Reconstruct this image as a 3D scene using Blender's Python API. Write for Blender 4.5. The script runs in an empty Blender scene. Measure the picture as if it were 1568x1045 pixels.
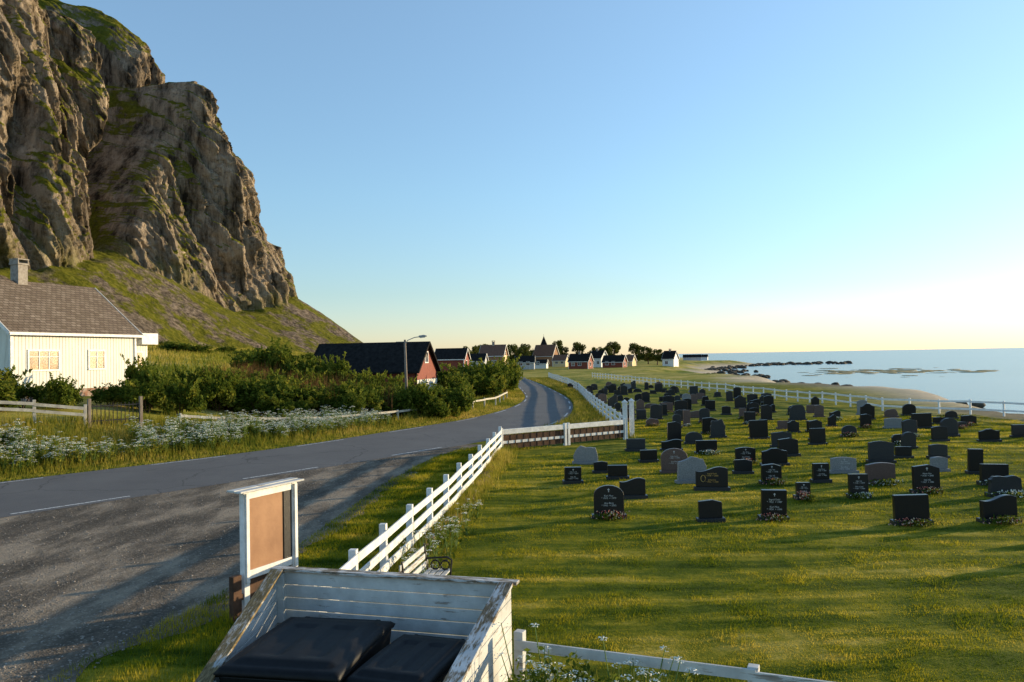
import bpy, math, random
import numpy as np
from mathutils import Vector, Matrix

random.seed(7)
scene = bpy.context.scene
COL = scene.collection

# ------------------------------------------------------------------ helpers
def link(o):
    COL.objects.link(o); return o

def empty(name, loc=(0, 0, 0), rz=0.0):
    e = bpy.data.objects.new(name, None)
    e.empty_display_size = 0.2
    e.location = loc; e.rotation_euler = (0, 0, rz)
    return link(e)

def np_mesh(name, V, F):
    V = np.asarray(V, dtype=np.float32); F = np.asarray(F, dtype=np.int32)
    me = bpy.data.meshes.new(name)
    n, k = F.shape
    me.vertices.add(len(V)); me.vertices.foreach_set("co", V.ravel())
    me.loops.add(n * k); me.loops.foreach_set("vertex_index", F.ravel())
    me.polygons.add(n)
    me.polygons.foreach_set("loop_start", np.arange(n, dtype=np.int32) * k)
    me.polygons.foreach_set("loop_total", np.full(n, k, dtype=np.int32))
    me.update(calc_edges=True)
    return me

def obj(name, me, mat=None, parent=None, smooth=False, bevel=0, loc=None):
    o = bpy.data.objects.new(name, me)
    if mat is not None and len(me.materials) == 0:
        me.materials.append(mat)
    if parent: o.parent = parent
    if smooth:
        me.polygons.foreach_set("use_smooth", [True] * len(me.polygons))
    if bevel:
        b = o.modifiers.new("bevel", 'BEVEL'); b.width = bevel; b.segments = 2; b.limit_method = 'ANGLE'
    if loc: o.location = loc
    return link(o)

class G:
    def __init__(s): s.V = []; s.F = []
    def add(s, V, F):
        b = len(s.V); s.V += [tuple(v) for v in V]; s.F += [tuple(i + b for i in f) for f in F]; return s
    def box(s, x0, x1, y0, y1, z0, z1):
        V = [(x, y, z) for z in (z0, z1) for y in (y0, y1) for x in (x0, x1)]
        return s.add(V, [(0, 2, 3, 1), (4, 5, 7, 6), (0, 1, 5, 4), (2, 6, 7, 3), (0, 4, 6, 2), (1, 3, 7, 5)])
    def beam(s, p0, p1, w, h, up=(0, 0, 1)):
        p0 = Vector(p0); p1 = Vector(p1); d = (p1 - p0).normalized()
        up = Vector(up)
        if abs(d.dot(up)) > .98: up = Vector((0, 1, 0))
        a = d.cross(up).normalized() * w / 2; b = a.normalized().cross(d).normalized() * h / 2
        V = [p + sa * a + sb * b for p in (p0, p1) for sa, sb in ((-1, -1), (1, -1), (1, 1), (-1, 1))]
        return s.add(V, [(0, 1, 2, 3), (7, 6, 5, 4), (0, 4, 5, 1), (1, 5, 6, 2), (2, 6, 7, 3), (3, 7, 4, 0)])
    def tube(s, pts, radii, n=8):
        V = []
        for i, p in enumerate(pts):
            p = Vector(p)
            d = (Vector(pts[min(i + 1, len(pts) - 1)]) - Vector(pts[max(i - 1, 0)])).normalized()
            a = d.orthogonal().normalized() if abs(d.z) < .9 else Vector((1, 0, 0)).cross(d).normalized()
            b = d.cross(a)
            for k in range(n):
                t = 2 * math.pi * k / n
                V.append(p + (a * math.cos(t) + b * math.sin(t)) * radii[i])
        F = []
        for i in range(len(pts) - 1):
            for k in range(n):
                F.append((i * n + k, i * n + (k + 1) % n, (i + 1) * n + (k + 1) % n, (i + 1) * n + k))
        F.append(tuple(range(n))[::-1]); F.append(tuple(range((len(pts) - 1) * n, len(pts) * n)))
        return s.add(V, F)
    def prism(s, poly, y0, y1):
        n = len(poly)
        V = [(p[0], y0, p[1]) for p in poly] + [(p[0], y1, p[1]) for p in poly]
        F = [tuple(range(n)), tuple(range(n, 2 * n))[::-1]] + [(i, i + n, (i + 1) % n + n, (i + 1) % n) for i in range(n)]
        return s.add(V, F)
    def mesh(s, name):
        me = bpy.data.meshes.new(name); me.from_pydata(s.V, [], s.F)
        import bmesh
        bm = bmesh.new(); bm.from_mesh(me); bmesh.ops.recalc_face_normals(bm, faces=bm.faces); bm.to_mesh(me); bm.free()
        me.update(); return me
    def obj(s, name, mat, parent=None, bevel=0, smooth=False):
        return obj(name, s.mesh(name), mat, parent, smooth, bevel)

def vnoise(p, seed=0):
    p = np.asarray(p, dtype=np.float64)
    i = np.floor(p).astype(np.int64); f = p - i; f = f * f * (3 - 2 * f)
    def h(a, b, c):
        n = (a * 73856093) ^ (b * 19349663) ^ (c * 83492791) ^ (seed * 26544357 + 911)
        n = ((n ^ (n >> 13)) * 1274126177) & 0x7fffffff
        n = n ^ (n >> 15)
        n = (n * 668265263) & 0x7fffffff
        n = n ^ (n >> 11)
        return (n & 0xffff) / 65535.0
    x, y, z = i[..., 0], i[..., 1], i[..., 2]
    fx, fy, fz = f[..., 0], f[..., 1], f[..., 2]
    def L(a, b, t): return a + (b - a) * t
    c0 = L(L(h(x, y, z), h(x + 1, y, z), fx), L(h(x, y + 1, z), h(x + 1, y + 1, z), fx), fy)
    c1 = L(L(h(x, y, z + 1), h(x + 1, y, z + 1), fx), L(h(x, y + 1, z + 1), h(x + 1, y + 1, z + 1), fx), fy)
    return L(c0, c1, fz) * 2 - 1

def fbm(p, o=5, seed=0, gain=.5):
    r = 0; a = 1; t = 0; p = np.asarray(p, float)
    for k in range(o):
        r = r + a * vnoise(p, seed + k); t += a; a *= gain; p = p * 2.03 + 17.3
    return r / t

def ss(a, b, x):
    t = np.clip((x - a) / (b - a), 0, 1); return t * t * (3 - 2 * t)

def steps(n, k, sharp=.22):      # quantise a field into slabs with narrow risers
    q = n * k; f = q - np.floor(q)
    return (np.floor(q) + ss(.5 - sharp, .5 + sharp, f)) / k

def catmull(P, n):
    P = np.asarray(P, float); m = len(P)
    Q = np.vstack([2 * P[0] - P[1], P, 2 * P[-1] - P[-2]])
    out = []
    for t in np.linspace(0, m - 1 - 1e-9, n):
        i = int(t); f = t - i
        a, b, c, d = Q[i], Q[i + 1], Q[i + 2], Q[i + 3]
        out.append(.5 * (2 * b + (c - a) * f + (2 * a - 5 * b + 4 * c - d) * f * f + (3 * b - a - 3 * c + d) * f ** 3))
    return np.array(out)

# ------------------------------------------------------------------ materials
def base_mat(name):
    m = bpy.data.materials.new(name); m.use_nodes = True
    nt = m.node_tree; b = nt.nodes["Principled BSDF"]
    return m, nt, b

def coords(nt, stretch=None, rot=None):
    tc = nt.nodes.new("ShaderNodeTexCoord")
    mp = nt.nodes.new("ShaderNodeMapping")
    if stretch: mp.inputs["Scale"].default_value = stretch
    if rot: mp.inputs["Rotation"].default_value = rot
    nt.links.new(tc.outputs["Object"], mp.inputs["Vector"])
    return mp.outputs[0]

def noise_n(nt, vec, scale, detail=6, rough=.6):
    n = nt.nodes.new("ShaderNodeTexNoise")
    n.inputs["Scale"].default_value = scale; n.inputs["Detail"].default_value = detail
    n.inputs["Roughness"].default_value = rough
    nt.links.new(vec, n.inputs["Vector"]); return n.outputs["Fac"]

def ramp(nt, fac, stops):
    r = nt.nodes.new("ShaderNodeValToRGB"); e = r.color_ramp.elements
    while len(e) < len(stops): e.new(.5)
    for i, (p, c) in enumerate(stops):
        e[i].position = p; e[i].color = (*c, 1) if len(c) == 3 else c
    nt.links.new(fac, r.inputs[0]); return r.outputs[0]

def mixc(nt, fac, a, b, mode='MIX'):
    m = nt.nodes.new("ShaderNodeMix"); m.data_type = 'RGBA'; m.blend_type = mode
    if isinstance(fac, float): m.inputs[0].default_value = fac
    else: nt.links.new(fac, m.inputs[0])
    for s, v in ((6, a), (7, b)):
        if isinstance(v, tuple): m.inputs[s].default_value = (*v, 1)
        else: nt.links.new(v, m.inputs[s])
    return m.outputs[2]

def math_n(nt, op, a, b=None):
    m = nt.nodes.new("ShaderNodeMath"); m.operation = op
    for i, v in enumerate((a, b)):
        if v is None: continue
        if isinstance(v, (int, float)): m.inputs[i].default_value = v
        else: nt.links.new(v, m.inputs[i])
    return m.outputs[0]

def bump_n(nt, b, h, strength, dist=.02):
    bp = nt.nodes.new("ShaderNodeBump"); bp.inputs["Strength"].default_value = strength
    bp.inputs["Distance"].default_value = dist
    nt.links.new(h, bp.inputs["Height"]); nt.links.new(bp.outputs[0], b.inputs["Normal"])

def mk(name, c1, c2, scale=5, rough=.8, bump=0, bscale=None, bdist=.02, lo=.35, hi=.65, metallic=0, stretch=None, spec=.3):
    m, nt, b = base_mat(name)
    v = coords(nt, stretch)
    n = noise_n(nt, v, scale)
    nt.links.new(ramp(nt, n, [(lo, c1), (hi, c2)]), b.inputs["Base Color"])
    b.inputs["Roughness"].default_value = rough; b.inputs["Metallic"].default_value = metallic
    b.inputs["Specular IOR Level"].default_value = spec
    if bump: bump_n(nt, b, noise_n(nt, v, bscale or scale * 3), bump, bdist)
    return m

def foliage(name, stops, scale=3, transl=.35, big=.25, streak=0.0):
    m, nt, b = base_mat(name)
    v = coords(nt)
    n1 = noise_n(nt, v, scale, 3, .7); n2 = noise_n(nt, v, big, 3, .6)
    f = math_n(nt, 'ADD', math_n(nt, 'MULTIPLY', n1, .5 - streak / 2), math_n(nt, 'MULTIPLY', n2, .5 - streak / 2))
    if streak:
        n3 = noise_n(nt, coords(nt, (.16, 1.5, 1), (0, 0, .3)), .8, 4, .6)
        f = math_n(nt, 'ADD', f, math_n(nt, 'MULTIPLY', n3, streak))
    c = ramp(nt, f, stops)
    nt.links.new(c, b.inputs["Base Color"]); b.inputs["Roughness"].default_value = .7
    b.inputs["Specular IOR Level"].default_value = .06
    t = nt.nodes.new("ShaderNodeBsdfTranslucent"); nt.links.new(c, t.inputs[0])
    mx = nt.nodes.new("ShaderNodeMixShader"); mx.inputs[0].default_value = transl
    out = nt.nodes["Material Output"]
    nt.links.new(b.outputs[0], mx.inputs[1]); nt.links.new(t.outputs[0], mx.inputs[2]); nt.links.new(mx.outputs[0], out.inputs[0])
    return m

M = {}
M['grass_blade'] = foliage("grass_blade", [(.40, (.050, .085, .004)), (.47, (.140, .168, .007)), (.53, (.32, .28, .013)), (.60, (.55, .42, .06))], 2.2, .5, .5, .55)
M['tall_grass'] = foliage("tall_grass", [(.38, (.09, .13, .015)), (.5, (.26, .24, .028)), (.62, (.52, .38, .10))], 2.5, .45, .12)
M['leaf'] = foliage("shrub_leaf", [(.37, (.035, .065, .008)), (.5, (.12, .155, .018)), (.62, (.30, .28, .04))], 2.2, .4, .5)
M['leaf_dark'] = foliage("tree_leaf", [(.35, (.035, .055, .012)), (.5, (.09, .10, .02)), (.65, (.18, .16, .04))], 1, .3, .2)
M['dock'] = foliage("dock_seed_head", [(.38, (.09, .045, .016)), (.6, (.2, .11, .04))], 2.5, .3, .2)
M['petal'] = mk("white_petal", (.68, .68, .56), (.85, .85, .76), 20, .7)
M['petal_mix'] = mk("flower_petal", (.4, .03, .03), (.75, .65, .45), 14, .7, lo=.48, hi=.55)
M['stem'] = mk("green_stem", (.07, .14, .02), (.13, .19, .04), 10, .7)
M['white'] = mk("white_paint", (.62, .61, .58), (.84, .83, .80), 5, .55, .15, 40, .004)
M['white_far'] = mk("white_fence_paint", (.66, .66, .64), (.84, .84, .82), 3, .6)
M['black_granite'] = mk("black_granite", (.008, .008, .009), (.02, .02, .021), 90, .3, spec=.3)
M['grey_granite'] = mk("grey_granite", (.15, .15, .15), (.30, .30, .29), 40, .6, .3, 60, .006)
M['red_granite'] = mk("red_granite", (.08, .05, .04), (.17, .11, .09), 60, .4)
M['dark_granite'] = mk("dark_granite", (.018, .02, .022), (.04, .041, .042), 80, .4)
M['letters'] = mk("letter_paint", (.45, .45, .43), (.6, .6, .57), 5, .5)
M['gold'] = mk("gold_letter", (.5, .33, .1), (.6, .42, .15), 5, .35, metallic=.7)
M['iron'] = mk("black_iron", (.01, .01, .011), (.025, .025, .026), 20, .45, .2)
M['steel'] = mk("galvanised_steel", (.28, .29, .3), (.42, .43, .44), 8, .5, metallic=.5)
M['pole_wood'] = mk("pole_wood", (.16, .12, .09), (.3, .25, .2), 4, .85, .4, 30, stretch=(6, 6, .5))
M['pale_wood'] = mk("weathered_rail_wood", (.36, .33, .27), (.58, .54, .45), 4, .85, .4, 30)
M['red_wall'] = mk("red_paint", (.17, .040, .026), (.27, .07, .042), 3, .75, .3, 12, stretch=(8, 8, .5))
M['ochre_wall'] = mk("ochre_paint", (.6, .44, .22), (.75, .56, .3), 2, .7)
M['brown_wall'] = mk("brown_paint", (.26, .13, .07), (.38, .20, .10), 2, .8)
M['grey_wall'] = mk("grey_paint", (.35, .36, .38), (.5, .5, .52), 2, .8)
M['roof_dark'] = mk("roof_felt", (.010, .010, .010), (.024, .023, .022), 3, .95, .3, 12, spec=.08)
M['roof_brown'] = mk("roof_tile_brown", (.12, .06, .04), (.2, .105, .065), 3, .85, .4, 10)
M['glass'] = mk("window_glass", (.02, .025, .03), (.06, .05, .05), 1.5, .08, spec=.6)
M['curtain_glass'] = mk("warm_window_pane", (.12, .06, .025), (.40, .22, .09), 3, .2, spec=.6, stretch=(1, 1, .6))
M['brick'] = mk("foundation_stone", (.25, .12, .07), (.35, .3, .26), 2.5, .9, .5, 9)
M['concrete'] = mk("concrete", (.22, .19, .16), (.34, .31, .27), 6, .9, .4, 25)
M['brown_panel'] = mk("plywood_panel", (.24, .115, .055), (.36, .19, .095), 1.5, .6, .1, 20)
M['bin_plastic'] = mk("bin_plastic", (.004, .004, .0045), (.008, .008, .009), 10, .55, .15, 60, .003, spec=.2)
M['brown_wood'] = mk("brown_stained_wood", (.05, .025, .014), (.11, .055, .03), 4, .8, .4, 20)
M['rock_dark'] = mk("shore_rock", (.035, .03, .022), (.11, .09, .06), 1.2, .9, .6, 3, .2)
M['weed_rock'] = mk("seaweed_reef", (.24, .19, .08), (.42, .34, .17), .6, .9, .5, 2, .2)
M['stone'] = mk("edging_stone", (.20, .11, .08), (.34, .26, .22), 3, .9, .5, 12, .03)

def peel(name, amt_lo, amt_hi, stretch, sc=7, wd=((.13, .10, .07), (.30, .25, .19)), pc=((.50, .49, .46), (.76, .75, .72))):
    m, nt, b = base_mat(name)
    v = coords(nt, stretch)
    n = math_n(nt, 'ADD', math_n(nt, 'MULTIPLY', noise_n(nt, v, sc, 10, .72), .6), math_n(nt, 'MULTIPLY', noise_n(nt, coords(nt), 2.2, 5), .4))
    wood = ramp(nt, noise_n(nt, v, 14, 5), [(.35, wd[0]), (.65, wd[1])])
    pw = ramp(nt, noise_n(nt, coords(nt), 3, 6), [(.3, pc[0]), (.7, pc[1])])
    f = ramp(nt, n, [(amt_lo, (0, 0, 0)), (amt_hi, (1, 1, 1))])
    nt.links.new(mixc(nt, f, wood, pw), b.inputs["Base Color"]); b.inputs["Roughness"].default_value = .9
    b.inputs["Specular IOR Level"].default_value = .15
    h = math_n(nt, 'ADD', math_n(nt, 'MULTIPLY', f, .5), noise_n(nt, v, 30, 4))
    bump_n(nt, b, h, .5, .004)
    return m
M['peel_wall'] = peel("peeling_white_planks", .41, .44, (.4, .4, 5), 5, ((.22, .19, .16), (.4, .35, .3)), ((.42, .42, .40), (.66, .66, .63)))
M['cap_x'] = peel("weathered_back_cap", .47, .53, (.6, 5, 5), 6, ((.10, .075, .05), (.27, .215, .15)), ((.42, .42, .41), (.68, .68, .66)))
M['cap_y'] = peel("weathered_side_cap", .46, .52, (5, .6, 2), 6, ((.10, .07, .04), (.28, .21, .13)), ((.42, .42, .41), (.68, .68, .66)))
M['cap_l'] = peel("lichened_side_cap", .51, .58, (5, .6, 2), 6, ((.09, .065, .03), (.27, .20, .10)), ((.36, .36, .34), (.6, .6, .58)))

def siding(name, c1, c2, per=0.14):
    m, nt, b = base_mat(name)
    v = coords(nt)
    w = nt.nodes.new("ShaderNodeTexWave"); w.bands_direction = 'X'; w.wave_profile = 'SAW'
    w.inputs["Scale"].default_value = 0.314 / per; nt.links.new(v, w.inputs["Vector"])
    g = ramp(nt, w.outputs["Fac"], [(0, (0, 0, 0)), (.14, (1, 1, 1)), (1, (1, 1, 1))])
    n = noise_n(nt, coords(nt, (1, 1, .3)), 3)
    c = ramp(nt, n, [(.3, c1), (.7, c2)])
    c = mixc(nt, 1.0, c, ramp(nt, w.outputs["Fac"], [(0, (.62, .62, .62)), (.13, (1, 1, 1))]), 'MULTIPLY')
    nt.links.new(c, b.inputs["Base Color"]); b.inputs["Roughness"].default_value = .6
    bump_n(nt, b, g, .8, .03)
    return m
M['siding'] = siding("white_board_siding", (.60, .59, .52), (.71, .70, .62), .22)

def shingle():
    m, nt, b = base_mat("slate_shingle_roof")
    v = coords(nt)
    br = nt.nodes.new("ShaderNodeTexBrick"); nt.links.new(coords(nt, (1, 1, 1)), br.inputs["Vector"])
    br.inputs["Scale"].default_value = 1.0
    br.inputs["Brick Width"].default_value = .35; br.inputs["Row Height"].default_value = .2
    br.inputs["Mortar Size"].default_value = .018
    br.inputs["Color1"].default_value = (.15, .115, .09, 1); br.inputs["Color2"].default_value = (.27, .22, .175, 1)
    br.inputs["Mortar"].default_value = (.04, .033, .028, 1)
    n = noise_n(nt, v, 2.5, 8, .7)
    c = mixc(nt, ramp(nt, n, [(.35, (0, 0, 0)), (.65, (.75, .75, .75))]), br.outputs["Color"], (.11, .085, .06))
    nt.links.new(c, b.inputs["Base Color"]); b.inputs["Roughness"].default_value = .95
    b.inputs["Specular IOR Level"].default_value = .1
    bump_n(nt, b, math_n(nt, 'ADD', math_n(nt, 'MULTIPLY', br.outputs["Fac"], -1), noise_n(nt, v, 6, 5)), .7, .03)
    return m
M['shingle'] = shingle()

def asphalt():
    m, nt, b = base_mat("asphalt")
    v = coords(nt)
    big = noise_n(nt, v, .35, 6, .65); fine = noise_n(nt, v, 60, 3, .8)
    c = mixc(nt, ramp(nt, fine, [(.35, (0, 0, 0)), (.7, (1, 1, 1))]), ramp(nt, big, [(.35, (.045, .045, .047)), (.65, (.09, .088, .084))]), (.14, .135, .13))
    vo = nt.nodes.new("ShaderNodeTexVoronoi"); vo.feature = 'DISTANCE_TO_EDGE'; vo.inputs["Scale"].default_value = .22
    dn = nt.nodes.new("ShaderNodeVectorMath"); dn.operation = 'ADD'
    nn = nt.nodes.new("ShaderNodeTexNoise"); nn.inputs["Scale"].default_value = .8; nn.inputs["Detail"].default_value = 6
    nt.links.new(v, nn.inputs["Vector"]); nt.links.new(v, dn.inputs[0]); nt.links.new(nn.outputs["Color"], dn.inputs[1]); nt.links.new(dn.outputs[0], vo.inputs["Vector"])
    cr = ramp(nt, vo.outputs["Distance"], [(.0, (.4, .4, .4)), (.008, (1, 1, 1))])
    c = mixc(nt, 1.0, c, cr, 'MULTIPLY')
    nt.links.new(c, b.inputs["Base Color"]); b.inputs["Roughness"].default_value = .85
    bump_n(nt, b, fine, .5, .008); return m
M['asphalt'] = asphalt()

def gravel():
    m, nt, b = base_mat("gravel")
    v = coords(nt)
    vo = nt.nodes.new("ShaderNodeTexVoronoi"); vo.inputs["Scale"].default_value = 34; nt.links.new(v, vo.inputs["Vector"])
    sp = nt.nodes.new("ShaderNodeSeparateColor"); nt.links.new(vo.outputs["Color"], sp.inputs[0])
    big = noise_n(nt, coords(nt, (1, .4, 1), (0, 0, -.55)), .7, 7, .65); mid = noise_n(nt, v, 4, 6, .7)
    base = ramp(nt, big, [(.38, (.065, .055, .042)), (.48, (.13, .105, .078)), (.60, (.35, .28, .20))])
    st = ramp(nt, sp.outputs[0], [(0, (.08, .067, .053)), (.8, (.18, .148, .112)), (.97, (.46, .41, .34))])
    c = mixc(nt, ramp(nt, mid, [(.35, (.1, .1, .1)), (.65, (.5, .5, .5))]), base, st)
    nt.links.new(c, b.inputs["Base Color"]); b.inputs["Roughness"].default_value = .97
    b.inputs["Specular IOR Level"].default_value = .1
    h = math_n(nt, 'ADD', math_n(nt, 'MULTIPLY', vo.outputs["Distance"], .6), math_n(nt, 'MULTIPLY', mid, 3.0))
    bump_n(nt, b, h, .6, .03); return m
M['gravel'] = gravel()

def line_paint():
    m, nt, b = base_mat("road_line_paint")
    v = coords(nt)
    n = noise_n(nt, v, 12, 8, .75)
    nt.links.new(ramp(nt, n, [(.40, (.07, .07, .07)), (.52, (.65, .65, .62))]), b.inputs["Base Color"])
    b.inputs["Roughness"].default_value = .7; return m
M['line'] = line_paint()

def ground():
    m, nt, b = base_mat("ground_grass")
    v = coords(nt)
    a = nt.nodes.new("ShaderNodeAttribute"); a.attribute_name = "mask"
    sp = nt.nodes.new("ShaderNodeSeparateColor"); nt.links.new(a.outputs["Color"], sp.inputs[0])
    n1 = noise_n(nt, v, 1.3, 8, .7); n2 = noise_n(nt, v, .06, 4); n3 = noise_n(nt, coords(nt, (.16, 1.5, 1), (0, 0, .3)), .8, 4, .6)
    f = math_n(nt, 'ADD', math_n(nt, 'ADD', math_n(nt, 'MULTIPLY', n1, .35), math_n(nt, 'MULTIPLY', n2, .2)), math_n(nt, 'MULTIPLY', n3, .45))
    g = ramp(nt, f, [(.40, (.035, .06, .004)), (.48, (.09, .115, .008)), (.54, (.21, .195, .015)), (.61, (.42, .33, .06))])
    field = ramp(nt, noise_n(nt, v, .12, 8, .7), [(.38, (.11, .15, .02)), (.5, (.29, .26, .045)), (.62, (.5, .38, .12))])
    g = mixc(nt, sp.outputs[2], g, field)
    sand = ramp(nt, n1, [(.3, (.42, .35, .26)), (.7, (.58, .50, .38))])
    rock = ramp(nt, n1, [(.3, (.04, .035, .025)), (.7, (.12, .10, .07))])
    c = mixc(nt, sp.outputs[0], g, sand); c = mixc(nt, sp.outputs[1], c, rock)
    nt.links.new(c, b.inputs["Base Color"]); b.inputs["Roughness"].default_value = .95
    b.inputs["Specular IOR Level"].default_value = .05
    h = math_n(nt, 'ADD', n1, noise_n(nt, v, 14, 4, .8))
    bump_n(nt, b, h, .6, .06); return m
M['ground'] = ground()

def mountain_mat():
    m, nt, b = base_mat("mountain_rock")
    v = coords(nt)
    a = nt.nodes.new("ShaderNodeAttribute"); a.attribute_name = "mask"
    sp = nt.nodes.new("ShaderNodeSeparateColor"); nt.links.new(a.outputs["Color"], sp.inputs[0])
    geo = nt.nodes.new("ShaderNodeNewGeometry")
    sx = nt.nodes.new("ShaderNodeSeparateXYZ"); nt.links.new(geo.outputs["Normal"], sx.inputs[0])
    n_v = noise_n(nt, coords(nt, (1, 1, .2), (.22, .3, 0)), .10, 12, .72)
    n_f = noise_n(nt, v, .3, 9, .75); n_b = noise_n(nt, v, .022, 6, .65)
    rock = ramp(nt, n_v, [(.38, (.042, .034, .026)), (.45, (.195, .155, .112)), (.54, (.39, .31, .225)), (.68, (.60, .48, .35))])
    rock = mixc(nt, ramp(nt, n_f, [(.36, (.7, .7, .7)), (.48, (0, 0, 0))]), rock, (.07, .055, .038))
    grn = ramp(nt, n_f, [(.35, (.065, .08, .008)), (.65, (.21, .20, .025))])
    scree = ramp(nt, n_f, [(.40, (.07, .056, .044)), (.5, (.17, .136, .102)), (.62, (.32, .26, .20))])
    k = math_n(nt, 'ADD', sx.outputs[2], math_n(nt, 'MULTIPLY', math_n(nt, 'SUBTRACT', n_f, .5), 1.0))
    k = math_n(nt, 'ADD', k, math_n(nt, 'MULTIPLY', math_n(nt, 'SUBTRACT', n_b, .5), 2.8))
    kg = ramp(nt, k, [(.47, (0, 0, 0)), (.63, (1, 1, 1))])
    c = mixc(nt, kg, rock, grn)
    tal = mixc(nt, ramp(nt, noise_n(nt, coords(nt, (1, 1, .4)), .035, 6, .7), [(.49, (0, 0, 0)), (.55, (1, 1, 1))]), grn, scree)
    c = mixc(nt, sp.outputs[0], c, tal)
    nt.links.new(c, b.inputs["Base Color"]); b.inputs["Roughness"].default_value = .97
    b.inputs["Specular IOR Level"].default_value = .05
    vo = nt.nodes.new("ShaderNodeTexVoronoi"); vo.inputs["Scale"].default_value = .13
    nt.links.new(coords(nt, (1, 1, .35), (.22, .3, 0)), vo.inputs["Vector"])
    h = math_n(nt, 'ADD', math_n(nt, 'MULTIPLY', n_v, 2.5), math_n(nt, 'ADD', n_f, math_n(nt, 'MULTIPLY', vo.outputs["Distance"], .7)))
    bump_n(nt, b, h, .9, 3.5); return m
M['mountain'] = mountain_mat()

def sea_mat():
    m, nt, b = base_mat("sea_water")
    v = coords(nt, (.5, 1, 1))
    n = noise_n(nt, v, .5, 6, .65); n2 = noise_n(nt, coords(nt, (.3, 1, 1)), .03, 4)
    nt.links.new(ramp(nt, n2, [(.3, (.05, .11, .15)), (.7, (.10, .18, .23))]), b.inputs["Base Color"])
    b.inputs["Roughness"].default_value = .22; b.inputs["IOR"].default_value = 1.33
    bump_n(nt, b, n, .3, .2); return m
M['sea'] = sea_mat()

# ------------------------------------------------------------------ road lines & coast
Lc = [(-60, -20), (-40, 2), (-26, 19.5), (-18.6, 28.8), (-11.9, 37.4), (-7.1, 46.3), (-3, 55), (-.2, 66), (1.2, 80), (1.0, 100), (0, 125), (-2.5, 160), (-9, 220), (-22, 300), (-40, 400)]
Rc = [(-54, -25), (-34, -2), (-21, 14), (-14, 22.3), (-6.4, 32.5), (-1.3, 40.2), (2.6, 49), (4.6, 62), (5.4, 78), (5, 98), (4, 123), (1.8, 159), (-4.5, 221), (-17, 302), (-35, 402)]
RL = catmull(Lc, 420); RR = catmull(Rc, 420)
def xL(y): return np.interp(y, RL[:, 1], RL[:, 0])
def xR(y): return np.interp(y, RR[:, 1], RR[:, 0])
coast_y = [-400, 0, 40, 70, 100, 126, 167, 224, 283, 340, 388, 440, 500, 600, 700, 1000, 1400]
coast_x = [70, 50, 44, 45, 47, 49, 52, 59, 74, 84, 100, 140, 128, 138, 165, 225, 300]
def xC(y): return np.interp(y, coast_y, coast_x) + 4 * np.sin(y * .09) + 2.2 * np.sin(y * .31 + 1) * ss(80, 160, y)

def height(x, y):
    x = np.asarray(x, float); y = np.asarray(y, float)
    p = np.stack([x, y, 0 * x], -1)
    dl = (xL(y) - x) * .8
    leftw = ss(1.2, 9, dl)
    h = leftw * (2.0 * ss(8, 25, -x) * ss(0, 30, y) + .045 * np.clip(dl - 14, 0, 90) + (.075 * np.clip(-x - 22, 0, 45)) * ss(60, 115, y))
    h = h + leftw * .25 * fbm(p * .12, 3, 3)
    fx = np.interp(y, [8, 12.5, 15.2, 21.2, 35.3, 39.8, 64, 112], [-.4, -2.73, -2.5, -1.82, -.62, 5.6, 6.3, 7.7])
    h = h + .13 * fbm(p * np.array([.22, .38, 1]), 3, 5) * ss(.3, 3, x - fx) * ss(7.5, 11, y)
    far = ss(170, 420, y)
    h = h + far * (1.0 * fbm(p * .012, 3, 8)) * ss(0, 60, xC(y) - x)
    d = xC(y) - x
    band = 8 + 16 * ss(120, 220, y)
    h = h * ss(0, band, d) - 2.6 * (1 - ss(2, band, d)) - 3.5 * (1 - ss(-8, 3, d))
    endy = ss(1250, 1500, y)
    h = h * (1 - endy) - 8 * endy
    return h

def gxyz(x, y): return (x, y, float(height(np.array([x]), np.array([y]))[0]))

def axis(segs):
    out = []
    for a, b, st in segs:
        out += list(np.arange(a, b, st))
    return np.array(out + [segs[-1][1]])
xs = axis([(-2500, -600, 100), (-600, -120, 20), (-120, -40, 3), (-40, 30, .6), (30, 160, 2), (160, 400, 12), (400, 2500, 150)])
ys = axis([(-600, -30, 60), (-30, 0, 3), (0, 90, .6), (90, 260, 2), (260, 700, 6), (700, 1700, 40)])
X, Y = np.meshgrid(xs, ys)
Z = height(X, Y)
nx, ny = len(xs), len(ys)
idx = np.arange(nx * ny).reshape(ny, nx)
F = np.stack([idx[:-1, :-1], idx[:-1, 1:], idx[1:, 1:], idx[1:, :-1]], -1).reshape(-1, 4)
me = np_mesh("ground", np.stack([X, Y, Z], -1).reshape(-1, 3), F)
d = xC(Y) - X
P3 = np.stack([X, Y, 0 * X], -1)
sand = np.clip(1 - ss(5, 17, d + 3 * fbm(P3 * .1, 3, 2)), 0, 1)
rockm = ss(.16, .3, fbm(P3 * .06, 4, 12)) * sand
fld = np.maximum(ss(2, 8, (xL(Y) - X)), ss(100, 130, Y))
ca = me.color_attributes.new("mask", 'FLOAT_COLOR', 'POINT')
ca.data.foreach_set("color", np.stack([sand, rockm, fld, np.ones_like(sand)], -1).astype(np.float32).ravel())
obj("ground", me, M['ground'], smooth=True)

G().add([(-20000, -3000, -3), (30000, -3000, -3), (30000, 40000, -3), (-20000, 40000, -3)], [(0, 1, 2, 3)]).obj("sea", M['sea'])

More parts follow.
